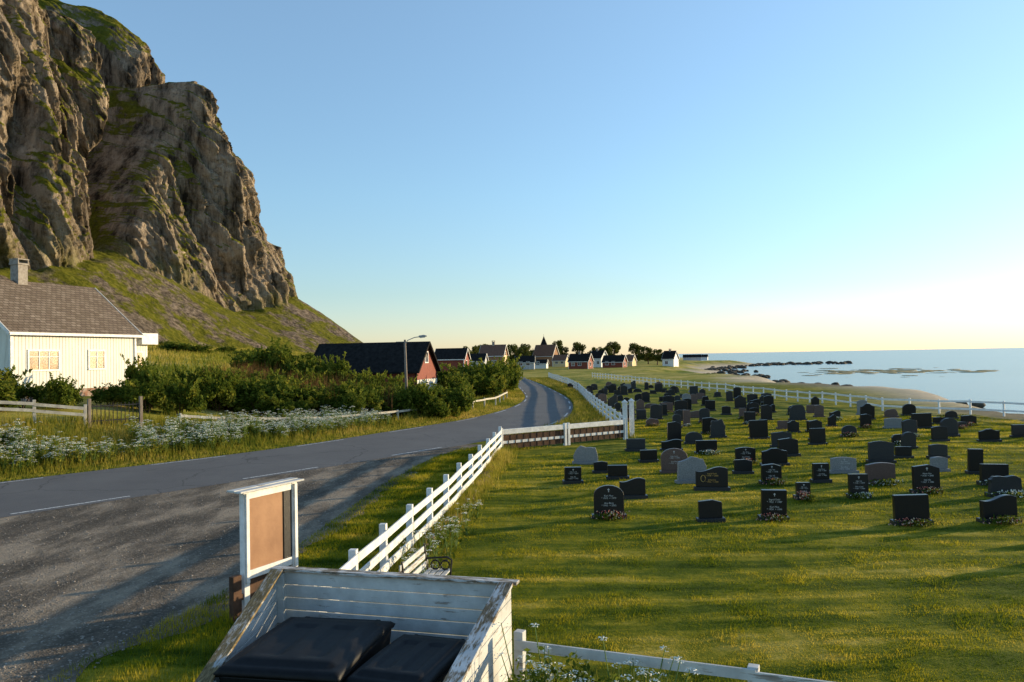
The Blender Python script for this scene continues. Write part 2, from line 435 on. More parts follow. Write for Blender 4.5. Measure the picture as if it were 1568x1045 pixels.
# road
n = len(RL)
V = np.vstack([np.c_[RL, np.full(n, .014)], np.c_[RR, np.full(n, .014)]])
hz = np.maximum(height(V[:, 0], V[:, 1]), 0) * (V[:, 1] > 150)
V[:, 2] += hz + (V[:, 1] > 150) * .15
i = np.arange(n - 1)
obj("road", np_mesh("road", V, np.stack([i, i + n, i + n + 1, i + 1], -1)), M['asphalt'])
g = G()
def dashes(P, Q, off, z):
    C = P + (Q - P) * off
    seg = np.r_[0, np.cumsum(np.linalg.norm(np.diff(C, axis=0), axis=1))]
    s0 = 2.0
    while s0 < 200:
        a = np.array([np.interp(s0 + t, seg, C[:, 0]) for t in np.linspace(0, 3.4, 5)])
        b = np.array([np.interp(s0 + t, seg, C[:, 1]) for t in np.linspace(0, 3.4, 5)])
        t = np.stack([np.gradient(a), np.gradient(b)], -1); t /= np.linalg.norm(t, axis=1)[:, None]
        nn = np.stack([-t[:, 1], t[:, 0]], -1) * .06
        VV = [(a[k] + sgn * nn[k, 0], b[k] + sgn * nn[k, 1], z) for k in range(5) for sgn in (-1, 1)]
        g.add(VV, [(2 * k, 2 * k + 1, 2 * k + 3, 2 * k + 2) for k in range(4)])
        s0 += 7.5
dashes(RR, RL, .045, .020); dashes(RL, RR, .04, .020)
g.obj("road_edge_line", M['line'])

def xG(y): return np.interp(y, [-20, 8, 11.3, 13.6, 17.2, 26.2, 33, 38.5], [-7, -6.2, -5.8, -5.1, -4.6, -4.05, -3.1, -1.6])
yy = np.linspace(-20, 38.5, 300)
xl = xR(yy) - 1.0; xg = xG(yy) + .55 * fbm(np.stack([yy * 1.2, 0 * yy, 0 * yy], -1), 4, 3)
V = []; cols = 12
for k in range(cols + 1):
    t = k / cols; V.append(np.stack([xl + (xg - xl) * t, yy, np.full_like(yy, .008)], -1))
V = np.stack(V, 1).reshape(-1, 3)
idx = np.arange(len(V)).reshape(len(yy), cols + 1)
F = np.stack([idx[:-1, :-1], idx[:-1, 1:], idx[1:, 1:], idx[1:, :-1]], -1).reshape(-1, 4)
obj("gravel_lay_by", np_mesh("gravel_lay_by", V, F), M['gravel'])

# ------------------------------------------------------------------ mountain
ctrl = [
 (-262, 200, -520, 300, 50, 235), (-258, 300, -500, 400, 50, 242), (-251, 390, -480, 500, 52, 250), (-241, 430, -470, 540, 58, 248),
 (-238, 480, -462, 590, 70, 240), (-223, 500, -455, 610, 62, 236), (-210, 530, -450, 630, 52, 228), (-199, 560, -448, 645, 42, 214),
 (-186, 600, -440, 665, 44, 219), (-179, 640, -430, 680, 54, 213), (-186, 680, -428, 690, 60, 208), (-205, 720, -428, 700, 60, 204),
 (-260, 790, -435, 720, 60, 200), (-380, 850, -450, 720, 60, 200)]
ns = 860
S = catmull(ctrl, ns)
C = S[:, :2]; T = S[:, 2:4]; zf = S[:, 4]; Ht = S[:, 5]
arc = np.r_[0, np.cumsum(np.linalg.norm(np.diff(C, axis=0), axis=1))]
def arc_of(x, y): return arc[np.argmin((C[:, 0] - x) ** 2 + (C[:, 1] - y) ** 2)]
N = (T - C) / np.linalg.norm(T - C, axis=1)[:, None]
gt = (np.array([52, 60, 79, 96, 101, 118, 142, 160, 175, 183, 195, 210, 215]) - 52) / 163.
gw = np.array([0, 1, 9, 16, 23, 31, 32, 38, 48, 55, 56, 60, 66.])
nt_, nc_, np_ = 70, 300, 100
W = np.zeros((ns, nt_ + nc_ + np_)); ZZ = np.zeros_like(W)
tw = np.linspace(-90, 0, nt_, endpoint=False)
W[:, :nt_] = tw; ZZ[:, :nt_] = zf[:, None] * (1 + tw / 85.)[None]
tau = np.linspace(0, 1, nc_, endpoint=False)
A2, TAU = np.meshgrid(arc, tau, indexing='ij')
ph = .13 * fbm(np.stack([A2 / 45, TAU * 1.5, 0 * A2], -1), 3, 21) * np.sin(np.pi * TAU)
ph *= 1 - .75 * np.exp(-((A2 - arc_of(-179, 640)) / 40) ** 2)
W[:, nt_:nt_ + nc_] = np.interp(np.clip(TAU + ph, 0, 1), gt, gw)
ZZ[:, nt_:nt_ + nc_] = zf[:, None] + TAU * (Ht - zf)[:, None]
pw = np.r_[np.linspace(66, 96, 20), np.linspace(97, 116, 45), np.linspace(118, 250, 35)]
for k in range(ns):
    pil = math.exp(-((arc[k] - arc_of(-184, 620)) / 60) ** 2)
    ZZ[k, nt_ + nc_:] = np.interp(pw, [66, 74, 98, 107, 125, 150, 200, 250], [Ht[k], Ht[k] + 2, Ht[k] - 12 * pil, Ht[k] + 2 + 34 * pil, Ht[k] + 10 + 46 * pil, Ht[k] + 22 + 52 * pil, 308, 322])
W[:, nt_ + nc_:] = pw
A2 = np.repeat(arc[:, None], W.shape[1], 1)
cliff = ss(-6, 4, W) * (1 - .4 * ss(110, 140, W)) * (1 - .5 * ss(66, 74, W) * (1 - ss(92, 98, W)))
sk = A2 + ZZ * .22 + 4 * fbm(np.stack([A2 / 20, ZZ / 40, 0 * A2], -1), 3, 77)
n1 = fbm(np.stack([sk / 34, ZZ / 150, 0 * A2], -1), 3, 31)
n2 = fbm(np.stack([sk / 15, ZZ / 75, 0 * A2 + 5], -1), 4, 41)
n3 = fbm(np.stack([(A2 + ZZ * .5) / 7, (ZZ - A2 * .4) / 26, 0 * A2], -1), 4, 61)
disp = (15 * steps(n1, 3.0, .2) + 12 * steps(n2, 3.0, .12) + 6.5 * steps(n3, 3.0, .13)) * cliff
disp -= 6 * (1 - np.abs(vnoise(np.stack([sk / 18, ZZ / 90, 0 * A2], -1), 95))) ** 8 * cliff * 1.4
disp += 2.2 * fbm(np.stack([A2 / 6, ZZ / 6, W / 6], -1), 5, 51, .62) * (cliff + .15)
disp -= 4 * cliff
def gully(x0, y0, z0, x1, y1, z1, depth, w0, w1, zlo, zhi, keep=.5, pw_=2.2):
    a0, a1 = arc_of(x0, y0), arc_of(x1, y1)
    f = np.clip((ZZ - z0) / (z1 - z0), -.3, 1.2)
    sg = a0 + (a1 - a0) * f + 4 * np.sin(ZZ * .05)
    wid = w0 + (w1 - w0) * np.clip(f, 0, 1)
    return depth * np.exp(-np.abs((A2 - sg) / wid) ** pw_) * ss(zlo, zlo + 30, ZZ) * (1 - keep * ss(80, 140, W))
disp -= gully(-236, 482, 78, -206, 541, 190, 90, 12, 26, 66, 235, .9, 3.5)
disp += 20 * np.exp(-((A2 - arc_of(-190, 586)) / 17) ** 2) * ss(60, 110, ZZ) * (1 - ss(70, 90, W))
disp += 9 * np.exp(-((A2 - arc_of(-238, 452)) / 16) ** 2) * ss(70, 120, ZZ) * (1 - ss(70, 90, W))
disp -= gully(-186, 602, 110, -182, 628, 195, 20, 5, 7, 95, 235)
disp -= gully(-245, 415, 75, -241, 440, 215, 16, 6, 9, 60, 235)
disp -= gully(-252, 380, 75, -250, 390, 215, 14, 6, 7, 60, 235)
w = W - disp
PX = C[:, None, 0] + N[:, None, 0] * w; PY = C[:, None, 1] + N[:, None, 1] * w
PZ = ZZ + 2.5 * fbm(np.stack([PX / 14, PY / 14, 0 * PX], -1), 4, 71) * ss(-85, -30, W) + 7 * fbm(np.stack([PX / 24, PY / 24, 0 * PX], -1), 4, 81) * ss(60, 80, W)
V = np.stack([PX, PY, PZ], -1).reshape(-1, 3)
cols = W.shape[1]
idx = np.arange(len(V)).reshape(ns, cols)
F = np.stack([idx[:-1, :-1], idx[1:, :-1], idx[1:, 1:], idx[:-1, 1:]], -1).reshape(-1, 4)
me = np_mesh("mountain", V, F)
tal = 1 - ss(-9, 6, W + 7 * fbm(np.stack([A2 / 14, ZZ / 14, 0 * A2], -1), 4, 91))
ca = me.color_attributes.new("mask", 'FLOAT_COLOR', 'POINT')
ca.data.foreach_set("color", np.stack([tal, tal, tal, np.ones_like(tal)], -1).astype(np.float32).ravel())
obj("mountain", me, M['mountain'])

# ------------------------------------------------------------------ vegetation generators
def blades(P, h, wd, lean=.35, seed=1):
    r = np.random.default_rng(seed); n = len(P)
    a = r.uniform(0, 2 * np.pi, n); d = np.stack([np.cos(a), np.sin(a), 0 * a], -1) * wd[:, None] / 2
    b = r.uniform(0, 2 * np.pi, n); l = r.uniform(0, lean, n) * h
    tip = P + np.stack([np.cos(b) * l, np.sin(b) * l, h], -1)
    V = np.stack([P - d, P + d, tip], 1).reshape(-1, 3)
    return V, np.arange(3 * n).reshape(n, 3)

def leaf_quads(P, size, seed=1, flat=0.0):
    r = np.random.default_rng(seed); n = len(P)
    u = r.normal(size=(n, 3)); u[:, 2] *= (1 - flat); u /= np.linalg.norm(u, axis=1)[:, None]
    t = r.normal(size=(n, 3)); v = np.cross(u, t); v[:, 2] *= (1 - flat); v /= np.linalg.norm(v, axis=1)[:, None]
    s = (size * r.uniform(.6, 1.3, n))[:, None]
    V = np.stack([P - u * s, P - v * s * .45, P + u * s, P + v * s * .45], 1).reshape(-1, 3)
    return V, np.arange(4 * n).reshape(n, 4)

def blob_points(blobs, n, r):
    w = np.array([b[3] ** 2 for b in blobs]); w /= w.sum()
    k = r.choice(len(blobs), n, p=w); B = np.array(blobs)[k]
    d = r.normal(size=(n, 3)); d /= np.linalg.norm(d, axis=1)[:, None]
    rad = B[:, 3] * np.clip(r.beta(3.2, 1.2, n) * 1.08, 0, 1.15)
    return B[:, :3] + d * rad[:, None] * np.array([1, 1, .85])

def shrub_mesh(seed, nleaf=3400, size=.10):
    r = np.random.default_rng(seed)
    blobs = [(r.uniform(-1.0, 1.0), r.uniform(-.8, .8), r.uniform(.3, 1.35), r.uniform(.2, .5)) for _ in range(19)]
    P = blob_points(blobs, nleaf, r)
    sh = []
    for b in blobs:
        for _ in range(3):
            dx, dy = r.normal(0, .12, 2); L = r.uniform(.2, .55)
            for q in range(14):
                f = q / 14; sh.append((b[0] + dx * (1 + f * 2), b[1] + dy * (1 + f * 2), b[2] + b[3] * .6 + L * f))
    P = np.vstack([P, np.array(sh) + r.normal(0, .025, (len(sh), 3))]); P = P[P[:, 2] > .02]
    V, F = leaf_quads(P, size, seed)
    return np_mesh("shrub_crown", V, F)
shrubs = [shrub_mesh(s) for s in (1, 2, 3, 4, 5)]
for s in shrubs: s.materials.append(M['leaf'])
gst = G()
for k in range(7):
    a = k * .9; gst.tube([(0.1 * math.cos(a), .1 * math.sin(a), -.1), (.3 * math.cos(a), .3 * math.sin(a), .5), (.6 * math.cos(a), .5 * math.sin(a), 1.1)], [.03, .02, .008], 5)
shrub_stems = gst.mesh("shrub_stems"); shrub_stems.materials.append(M['brown_wood'])
def shrub(x, y, s=1.0, sz=1.0, name="shrub"):
    e = empty(name, gxyz(x, y), random.uniform(0, 6.28))
    e.scale = (s * random.uniform(.9, 1.2), s, sz * random.uniform(.8, 1.25))
    obj("crown", random.choice(shrubs), None, e); obj("stems", shrub_stems, None, e)
    return e
for k in range(42):
    t = k / 41
    x = -21.5 + 17.5 * t + random.uniform(-.8, .8); y = 46.5 + 8.5 * t + random.uniform(-1.8, 3.2)
    shrub(x, y + 1.2, random.uniform(.8, 1.5), random.uniform(.8, 1.45))
for k in range(18):
    shrub(-23 + random.uniform(0, 15), 56 + random.uniform(0, 8), random.uniform(1.1, 1.8), random.uniform(.8, 1.25))
for (x, y, s, z) in [(-24.6, 38.2, .9, .85), (-26, 38.8, 1.2, 1.25), (-23, 40.5, .9, .8), (-27.5, 37, 1.3, 1.3), (-20.6, 45.3, .9, 1.5), (-21.6, 46.3, .9, 1.4), (-20, 43.5, .9, 1.1), (-22.3, 44.2, .8, .8), (-25.6, 36.2, .9, 1.0), (-25, 40.6, .9, .9), (-18.6, 44.4, 1.0, 1.2), (-23.8, 42.6, .8, .6),
                     (-5.3, 75, 1.6, 1.5), (-4, 78, 1.8, 1.7), (-2.4, 81, 1.6, 1.6), (-1.2, 88, 1.7, 1.8), (-3, 92, 2.2, 2.0), (-6, 90, 2.4, 2.0), (-1, 96, 2, 1.8), (-8.9, 65.5, 1.2, 1.2), (-10.5, 66, 1.6, 1.5), (-13, 68, 1.6, 1.7), (-16, 69, 1.7, 1.7), (-19, 70, 1.6, 1.6),
                     (-11.6, 65, 1.2, 1.9), (-9.6, 63, 1, 1.4), (-21.5, 72, 1.8, 1.8), (-24, 75, 1.8, 1.6)]:
    shrub(x, y, s, z)
for k in range(16):
    shrub(random.uniform(-75, -26), random.uniform(120, 175), random.uniform(1.6, 3), random.uniform(.7, 1.1))

def tree_mesh(seed):
    r = np.random.default_rng(seed)
    blobs = [(r.uniform(-1.6, 1.6), r.uniform(-1.6, 1.6), r.uniform(1.6, 5.0), r.uniform(.45, 1.1)) for _ in range(17)]
    V, F = leaf_quads(blob_points(blobs, 2400, r), .24, seed)
    me = np_mesh("tree_crown", V, F); me.materials.append(M['leaf_dark'])
    g = G(); g.tube([(0, 0, -.2), (.05, 0, 1.3), (.1, .05, 2.8), (0, .1, 4.5)], [.2, .15, .1, .03], 7)
    for b in blobs[:8]:
        g.tube([(.05, 0, 1.4), (b[0] * .5, b[1] * .5, b[2] * .75), (b[0], b[1], b[2])], [.08, .05, .02], 5)
    tm = g.mesh("tree_trunk"); tm.materials.append(M['brown_wood'])
    return me, tm
trees = [tree_mesh(s) for s in (11, 12, 13)]
def tree(x, y, s, sz):
    e = empty("deciduous_tree", gxyz(x, y), random.uniform(0, 6.28)); e.scale = (s, s, sz)
    c, t = random.choice(trees)
    obj("crown", c, None, e); obj("trunk", t, None, e)
for (u, yy_, s, sz) in [(-50, 240, 1.1, 1.4), (-37, 245, 1.2, 1.6), (-52, 260, 1.0, 1.5), (-22, 250, 1.0, 1.2), (3, 320, 1.5, 1.7), (16, 300, 1.3, 1.5), (24, 345, 1.4, 1.9), (66, 345, 1.5, 2.1), (78, 350, 1.4, 1.6),
                        (104, 350, 1.6, 1.8), (128, 350, 1.4, 1.5), (142, 340, 1.4, 1.4), (155, 350, 1.6, 1.8), (190, 360, 1.6, 1.7),
                        (208, 345, 1.4, 1.4), (222, 340, 1.4, 1.3), (-60, 220, 1.2, 1.4), (-12, 300, 1.4, 1.5), (-66, 215, 1.1, 1.1), (50, 350, 1.3, 1.6)]:
    tree(u / 1220 * yy_, yy_, s, sz)
r = np.random.default_rng(5)
blobs = [(r.uniform(-60, 98), r.uniform(430, 520), r.uniform(.5, 3.4), r.uniform(1.6, 3.4)) for _ in range(120)]
V, F = leaf_quads(blob_points(blobs, 28000, r), .5, 4)
obj("distant_trees", np_mesh("distant_trees", V, F), M['leaf_dark'])

# lawn blades
def fence_x(y): return np.interp(y, [8, 12.5, 15.2, 21.2, 35.3, 39.8, 64, 112], [-.4, -2.73, -2.5, -1.82, -.62, 5.6, 6.3, 7.7])
r = np.random.default_rng(3)
y = 8.2 + 42 * r.uniform(0, 1, 400000) ** 1.5
lo = np.where(y < 37, fence_x(y) - .2, 6.3); hi = .72 * y + 3
x = lo + (hi - lo) * r.uniform(0, 1, len(y))
keep = (x < 29) & ~((y > 34) & (x < 6.3))
x, y = x[keep], y[keep]
P = np.stack([x, y, height(x, y) - .004], -1)
tuft = fbm(P * np.array([1.6, 1.6, 0]), 4, 4, .65)
h = (.018 + .0005 * P[:, 1]) * r.uniform(.5, 1.5, len(P)) * (.7 + 1.2 * ss(-.15, .35, tuft))
h *= 1 + 1.2 * (r.uniform(0, 1, len(P)) > .985)
V, F = blades(P, h, .006 + .0005 * P[:, 1], 1.0)
obj("lawn_grass", np_mesh("lawn_grass", V, F), M['grass_blade'])

y = 7 + 30 * r.uniform(0, 1, 60000) ** 1.2
lo = xG(y) - .4; hi = fence_x(y)
x = lo + (hi - lo) * r.uniform(0, 1, len(y)) ** 1.0
P = np.stack([x, y, 0 * x], -1)
V, F = blades(P, .05 * r.uniform(.5, 1.8, len(P)) + .1 * (fbm(P * .8, 3, 9) > .1) * r.uniform(0, 1, len(P)), .008 + .0004 * y, .7)
obj("verge_grass", np_mesh("verge_grass", V, F), M['grass_blade'])

y = 18 + 130 * r.uniform(0, 1, 100000) ** 1.8
off = .05 + 7.5 * r.uniform(0, 1, len(y)) ** 1.2
x = xL(y) - off / .8
P = np.stack([x, y, height(x, y)], -1)
h = (.08 + .42 * ss(.3, 2.6, off)) * r.uniform(.5, 1.35, len(P))
V, F = blades(P, h, .018 + .0006 * y, .5)
y2 = 50 + 180 * r.uniform(0, 1, 60000) ** 1.1; x2 = xL(y2) - r.uniform(6, 90, len(y2))
k = ~((x2 > -20.5) & (x2 < -7) & (y2 > 71) & (y2 < 81))
x2, y2 = x2[k], y2[k]
P2 = np.stack([x2, y2, height(x2, y2)], -1)
V2, F2 = blades(P2, .65 * r.uniform(.5, 1.4, len(P2)), .07 + .0005 * y2, .4)
obj("meadow_grass", np_mesh("meadow_grass", np.vstack([V, V2]), np.vstack([F, F2 + len(V)])), M['tall_grass'])
y2 = r.uniform(52, 70, 6000); x2 = -23 + 15 * r.uniform(0, 1, 6000)
kk = fbm(np.stack([x2 * .4, y2 * .4, 0 * x2], -1), 2, 44) > .05; x2, y2 = x2[kk], y2[kk]
P2 = np.stack([x2, y2, height(x2, y2) + .3], -1)
V, F = blades(P2, r.uniform(1.2, 2.3, len(x2)), np.full(len(x2), .08), .15)
obj("dock_stalks", np_mesh("dock_stalks", V, F), M['dock'])

y = 40 + 110 * r.uniform(0, 1, 26000) ** 1.3
x = xR(y) + .1 + (np.maximum(fence_x(y), xR(y) + .6) + 0.4 - xR(y)) * r.uniform(0, 1, len(y))
P = np.stack([x, y, height(x, y)], -1)
V, F = blades(P, .28 * r.uniform(.4, 1.4, len(P)), .02 + .0005 * y, .5)
y2 = 9.5 + 26 * r.uniform(0, 1, 22000); x2 = fence_x(y2) + r.normal(.15, .25, len(y2))
P2 = np.stack([x2, y2, 0 * x2], -1)
V2, F2 = blades(P2, (.12 + .4 * (fbm(P2 * .9, 3, 19) * .5 + .5) ** 1.5) * r.uniform(.4, 1.5, len(P2)), .009 + .0004 * y2, .5)
obj("rough_grass", np_mesh("rough_grass", np.vstack([V, V2]), np.vstack([F, F2 + len(V)])), M['tall_grass'])

# cow parsley -------------------------------------------------------
def parsley(name, plants, mult=1.0, seed=2, lf=1.0):
    r = np.random.default_rng(seed)
    e = empty(name, (plants[0][0], plants[0][1], plants[0][2]))
    o = np.array(plants[0][:3])
    UP = []; g = G(); LV = []
    for (x, y, z, h) in plants:
        for k in range(r.integers(4, 7)):
            hh = h * r.uniform(.6, 1.05); dx, dy = r.normal(0, .15, 2) * h
            tip = np.array([x + dx, y + dy, z + hh]) - o
            b = np.array([x, y, z]) - o
            g.tube([b, b * .6 + tip * .4 + np.array([dx * .1, 0, 0]), tip], [.006 * mult, .005 * mult, .003 * mult], 4)
            R = .055 * mult * r.uniform(.6, 1.3); m = 24
            a = r.uniform(0, 6.28, m); q = np.sqrt(r.uniform(0, 1, m)) * R
            UP.append(tip + np.stack([np.cos(a) * q, np.sin(a) * q, -q * q / R * .35], -1))
        m = int(34 * lf)
        a = r.uniform(0, 6.28, m); q = r.uniform(.02, .24, m)
        LV.append(np.array([x, y, z]) - o + np.stack([np.cos(a) * q, np.sin(a) * q, r.uniform(.05, .75, m) * h], -1))
    V, F = leaf_quads(np.vstack(UP), .011 * mult, 3, .7); obj("umbels", np_mesh("umbels", V, F), M['petal'], e)
    V, F = leaf_quads(np.vstack(LV), .04 * min(mult, 1.6), 4); obj("leaves", np_mesh("leaves", V, F), M['leaf'], e)
    g.obj("stems", M['stem'], e)
    return e
pl = []
for _ in range(1200):
    y = 24 + 28 * random.random() ** 1.1; off = random.uniform(1.9, 5.2)
    x = float(xL(y)) - off / .8
    if float(vnoise(np.array([[x * .25, y * .25, 3.]]), 5)[0]) < -.35: continue
    pl.append((*gxyz(x, y), random.uniform(.65, 1.3) * (.6 + .1 * min(off, 4))))
parsley("cow_parsley_bank", pl, 2.0, 2, 1.5)
for (x, y, h) in [(.16, 8.75, 1.35), (.40, 8.8, 1.2), (.02, 8.55, 1.1), (1.1, 8.35, 1.2), (1.35, 8.2, 1.05), (.8, 8.1, .95), (1.25, 8.5, 1.05), (.55, 8.2, 1.0)]:
    parsley("cow_parsley", [(x, y, 0, h), (x + .1, y - .1, 0, h * .85)], 1.5, int(h * 100))
for (x, y, h) in [(-1.75, 15.5, .85), (-1.6, 16.4, .9), (-1.5, 17.3, .75), (-1.35, 18.6, .65), (-1.9, 14.6, .8), (-1.8, 13.9, .7), (-1.2, 20.5, .6)]:
    parsley("cow_parsley", [(x, y, 0, h), (x + .2, y + .3, 0, h * .8), (x - .15, y + .2, 0, h * .7)], 1.5, int(y * 10))
y2 = r.uniform(7.0, 9.3, 14000); x2 = r.uniform(-.1, 3.2, 14000)
kk = np.abs(y2 - (8.75 - .32 * x2)) < .6; x2, y2 = x2[kk], y2[kk]
V, F = blades(np.stack([x2, y2, 0 * x2], -1), r.uniform(.1, .95, len(x2)) * r.uniform(.3, 1, len(x2)), np.full(len(x2), .012), .5)
P = np.stack([r.uniform(-.2, 1.9, 8000), r.uniform(7.7, 8.7, 8000), r.uniform(.05, 1.1, 8000)], -1)
P = P[P[:, 2] < .72 + .4 * vnoise(P * np.array([3., 3., 0]), 8)]
V2, F2 = leaf_quads(P, .038, 8)
e = empty("weed_clump", (0, 0, 0))
obj("weed_blades", np_mesh("weed_blades", V, F), M['tall_grass'], e); obj("weed_leaves", np_mesh("weed_leaves", V2, F2), M['leaf'], e)

# ------------------------------------------------------------------ rocks
def ico():
    import bmesh
    bm = bmesh.new(); bmesh.ops.create_icosphere(bm, subdivisions=2, radius=1); bm.verts.ensure_lookup_table()
    V = np.array([v.co[:] for v in bm.verts]); F = np.array([[v.index for v in f.verts] for f in bm.faces]); bm.free()
    return V, F
IV, IF = ico()
def rocks(name, P, S, zs, mat, seed=1):
    r = np.random.default_rng(seed); Vs = []; Fs = []
    for k, (p, s) in enumerate(zip(P, S)):
        nz = 1 + .45 * fbm(IV * 1.1 + k * 7.3, 3, seed)
        sc = np.array([r.uniform(.7, 1.4), r.uniform(.7, 1.3), zs]) * s
        a = r.uniform(0, 6.28); c, q = math.cos(a), math.sin(a)
        v = IV * nz[:, None] * sc; v = np.stack([v[:, 0] * c - v[:, 1] * q, v[:, 0] * q + v[:, 1] * c, v[:, 2]], -1) + p
        Vs.append(v); Fs.append(IF + k * len(IV))
    return obj(name, np_mesh(name, np.vstack(Vs), np.vstack(Fs)), mat)
P = []; S_ = []
for _ in range(260):
    y = random.uniform(95, 470); x = float(xC(np.array([y]))[0]) + random.uniform(-1, 9)
    P.append((x, y, -2.7)); S_.append(random.uniform(.25, .9) * (1 + y / 300) * .8)
for _ in range(60):
    y = random.uniform(430, 470); P.append((random.uniform(120, 190), y, -3)); S_.append(random.uniform(.8, 2.6))
rocks("shore_rocks", P, S_, .55, M['rock_dark'], 3)
P = []; S_ = []
for _ in range(130):
    y = random.gauss(265, 20); P.append((100 + (y - 260) * .3 + random.gauss(22, 14), y, -3.05)); S_.append(random.uniform(.8, 3.5))
rocks("seaweed_reef", P, S_, .09, M['weed_rock'], 4)
P = []; S_ = []
for k in range(70):
    y = 11.5 + k * .34; P.append((float(fence_x(y)) + .28 + random.uniform(-.05, .05), y, .05)); S_.append(random.uniform(.10, .17))
rocks("stone_edging", P, S_, .7, M['stone'], 5)
P = []; S_ = []
for _ in range(1800):
    y = 9 + 27 * random.random() ** 1.5; x = random.uniform(max(float(xR(y)) - .5, -.75 * y), float(xG(y)))
    P.append((x, y, .012)); S_.append(random.uniform(.008, .022))
rocks("gravel_stones", P, S_, .6, M['concrete'], 6)

# ------------------------------------------------------------------ fences
def fence(name, pts, h=1.0, sp=2.6, rails=(.28, .58, .9), pw=.11, rh=.11, mat=None):
    e = empty(name, gxyz(*pts[0]))
    o = Vector(e.location)
    gp, gr = G(), G()
    P = [Vector((p[0], p[1], 0)) for p in pts]
    posts = []
    for a, b in zip(P[:-1], P[1:]):
        L = (b - a).length; k = max(1, round(L / sp))
        for q in range(k): posts.append(a.lerp(b, q / k))
    posts.append(P[-1])
    posts = [Vector(gxyz(p.x, p.y)) - o for p in posts]
    for i, p in enumerate(posts):
        d = (posts[min(i + 1, len(posts) - 1)] - posts[max(i - 1, 0)]); a = math.atan2(d.y, d.x)
        c, s = math.cos(a), math.sin(a); hw = pw / 2
        hh = h + random.uniform(-.03, .04); lx, ly = random.uniform(-.02, .02), random.uniform(-.02, .02)
        V = [(p.x + c * x - s * y + (lx if z > 0 else 0), p.y + s * x + c * y + (ly if z > 0 else 0), p.z + z) for z in (-.15, hh) for y in (-hw, hw) for x in (-hw, hw)]
        gp.add(V, [(0, 2, 3, 1), (4, 5, 7, 6), (0, 1, 5, 4), (2, 6, 7, 3), (0, 4, 6, 2), (1, 3, 7, 5)])
    for a, b in zip(posts[:-1], posts[1:]):
        d = (b - a).normalized(); nrm = Vector((d.y, -d.x, 0)) * (pw / 2 + .016)
        for z in rails:
            j = random.uniform(-.018, .018)
            gr.beam(a + nrm + Vector((0, 0, z + j)) - d * .02, b + nrm + Vector((0, 0, z - j)) + d * .015, .028, rh)
    gp.obj("posts", mat, e, bevel=.006); gr.obj("rails", mat, e)
    return e
fence("white_picket_rail_fence", [(-2.9, 11.4), (-2.5, 15.2), (-1.82, 21.2), (-1.2, 28.2), (-.62, 35.3)], 1.08, 2.35, (.3, .6, .9), .13, .15, mat=M['white'])
fence("white_rail_fence", [(0.02, 9.25), (2.42, 8.2), (6.5, 6.4)], 1.02, 2.5, (.45, .92), mat=M['peel_wall'])
fence("white_rail_fence", [(5.6, 39.9), (6.3, 64), (7.4, 90), (7.7, 112), (6.8, 150)], 1.1, 2.6, (.3, .6, .92), .12, .14, mat=M['white_far'])
fence("white_rail_fence", [(15, 150), (18.5, 120), (20, 102), (22.4, 84), (24, 70), (25.7, 55.5), (31, 47), (44, 30)], .95, 2.2, (.35, .82), .1, .12, mat=M['white_far'])
fence("roadside_timber_rail", [(-17.2, 41.2), (-14, 44.6), (-11.2, 47.4), (-7.6, 52.5), (-4, 60), (-1.5, 68), (-.6, 78)], .85, 3.0, (.74,), .1, .13, mat=M['pale_wood'])
fence("garden_board_fence", [(-27, 32.5), (-23.5, 35.2), (-20.2, 37.6)], 1.05, 2.0, (.55, .85), .13, .14, mat=M['pale_wood'])
e = empty("garden_gate", gxyz(-20.0, 37.8), math.atan2(2.0, 1.9)); g = G()
g.box(0, 2.2, -.02, .02, .25, .3).box(0, 2.2, -.02, .02, .95, 1.0)
for k in range(12): g.box(.05 + k * .185, .08 + k * .185, -.012, .012, .1, 1.1)
g.obj("bars", M['iron'], e)
G().box(-.16, -.02, -.08, .08, -.2, 1.35).box(2.22, 2.36, -.08, .08, -.2, 1.35).obj("gate_posts", M['pole_wood'], e, bevel=.01)

e = empty("cemetery_gate", (-.55, 35.4, 0), math.atan2(4.3, 6.2)); g = G()
L = 7.4
g.box(0, L, -.05, .05, .76, .98)
for x0 in (0, L / 2 - .1, L / 2 + .1, L): g.box(x0 - .06, x0 + .06, -.07, .07, -.1, 1.04)
g.obj("frame", M['white'], e, bevel=.006)
G().box(.07, L - .07, -.02, .02, .34, .46).obj("lower_board", M['white'], e)
g = G()
g.box(.07, L - .07, .022, .034, .10, .72)
for k in range(1, 20): g.box(k * L / 20 - .02, k * L / 20 + .02, -.034, -.0215, .08, .74)
g.obj("dark_boards", M['brown_wood'], e)
g = G()
for (x, y) in ((0, 0), (.5, 1.1)):
    g.box(x - .11, x + .11, y - .11, y + .11, -.1, 1.8); g.box(x - .14, x + .14, y - .14, y + .14, 1.8, 1.86)
    g.add([(x - .12, y - .12, 1.86), (x + .12, y - .12, 1.86), (x + .12, y + .12, 1.86), (x - .12, y + .12, 1.86), (x, y, 1.98)], [(0, 1, 4), (1, 2, 4), (2, 3, 4), (3, 0, 4)])
g.obj("pillars", M['white'], empty("gate_pillar", (5.55, 39.7, 0), 0), bevel=.01)

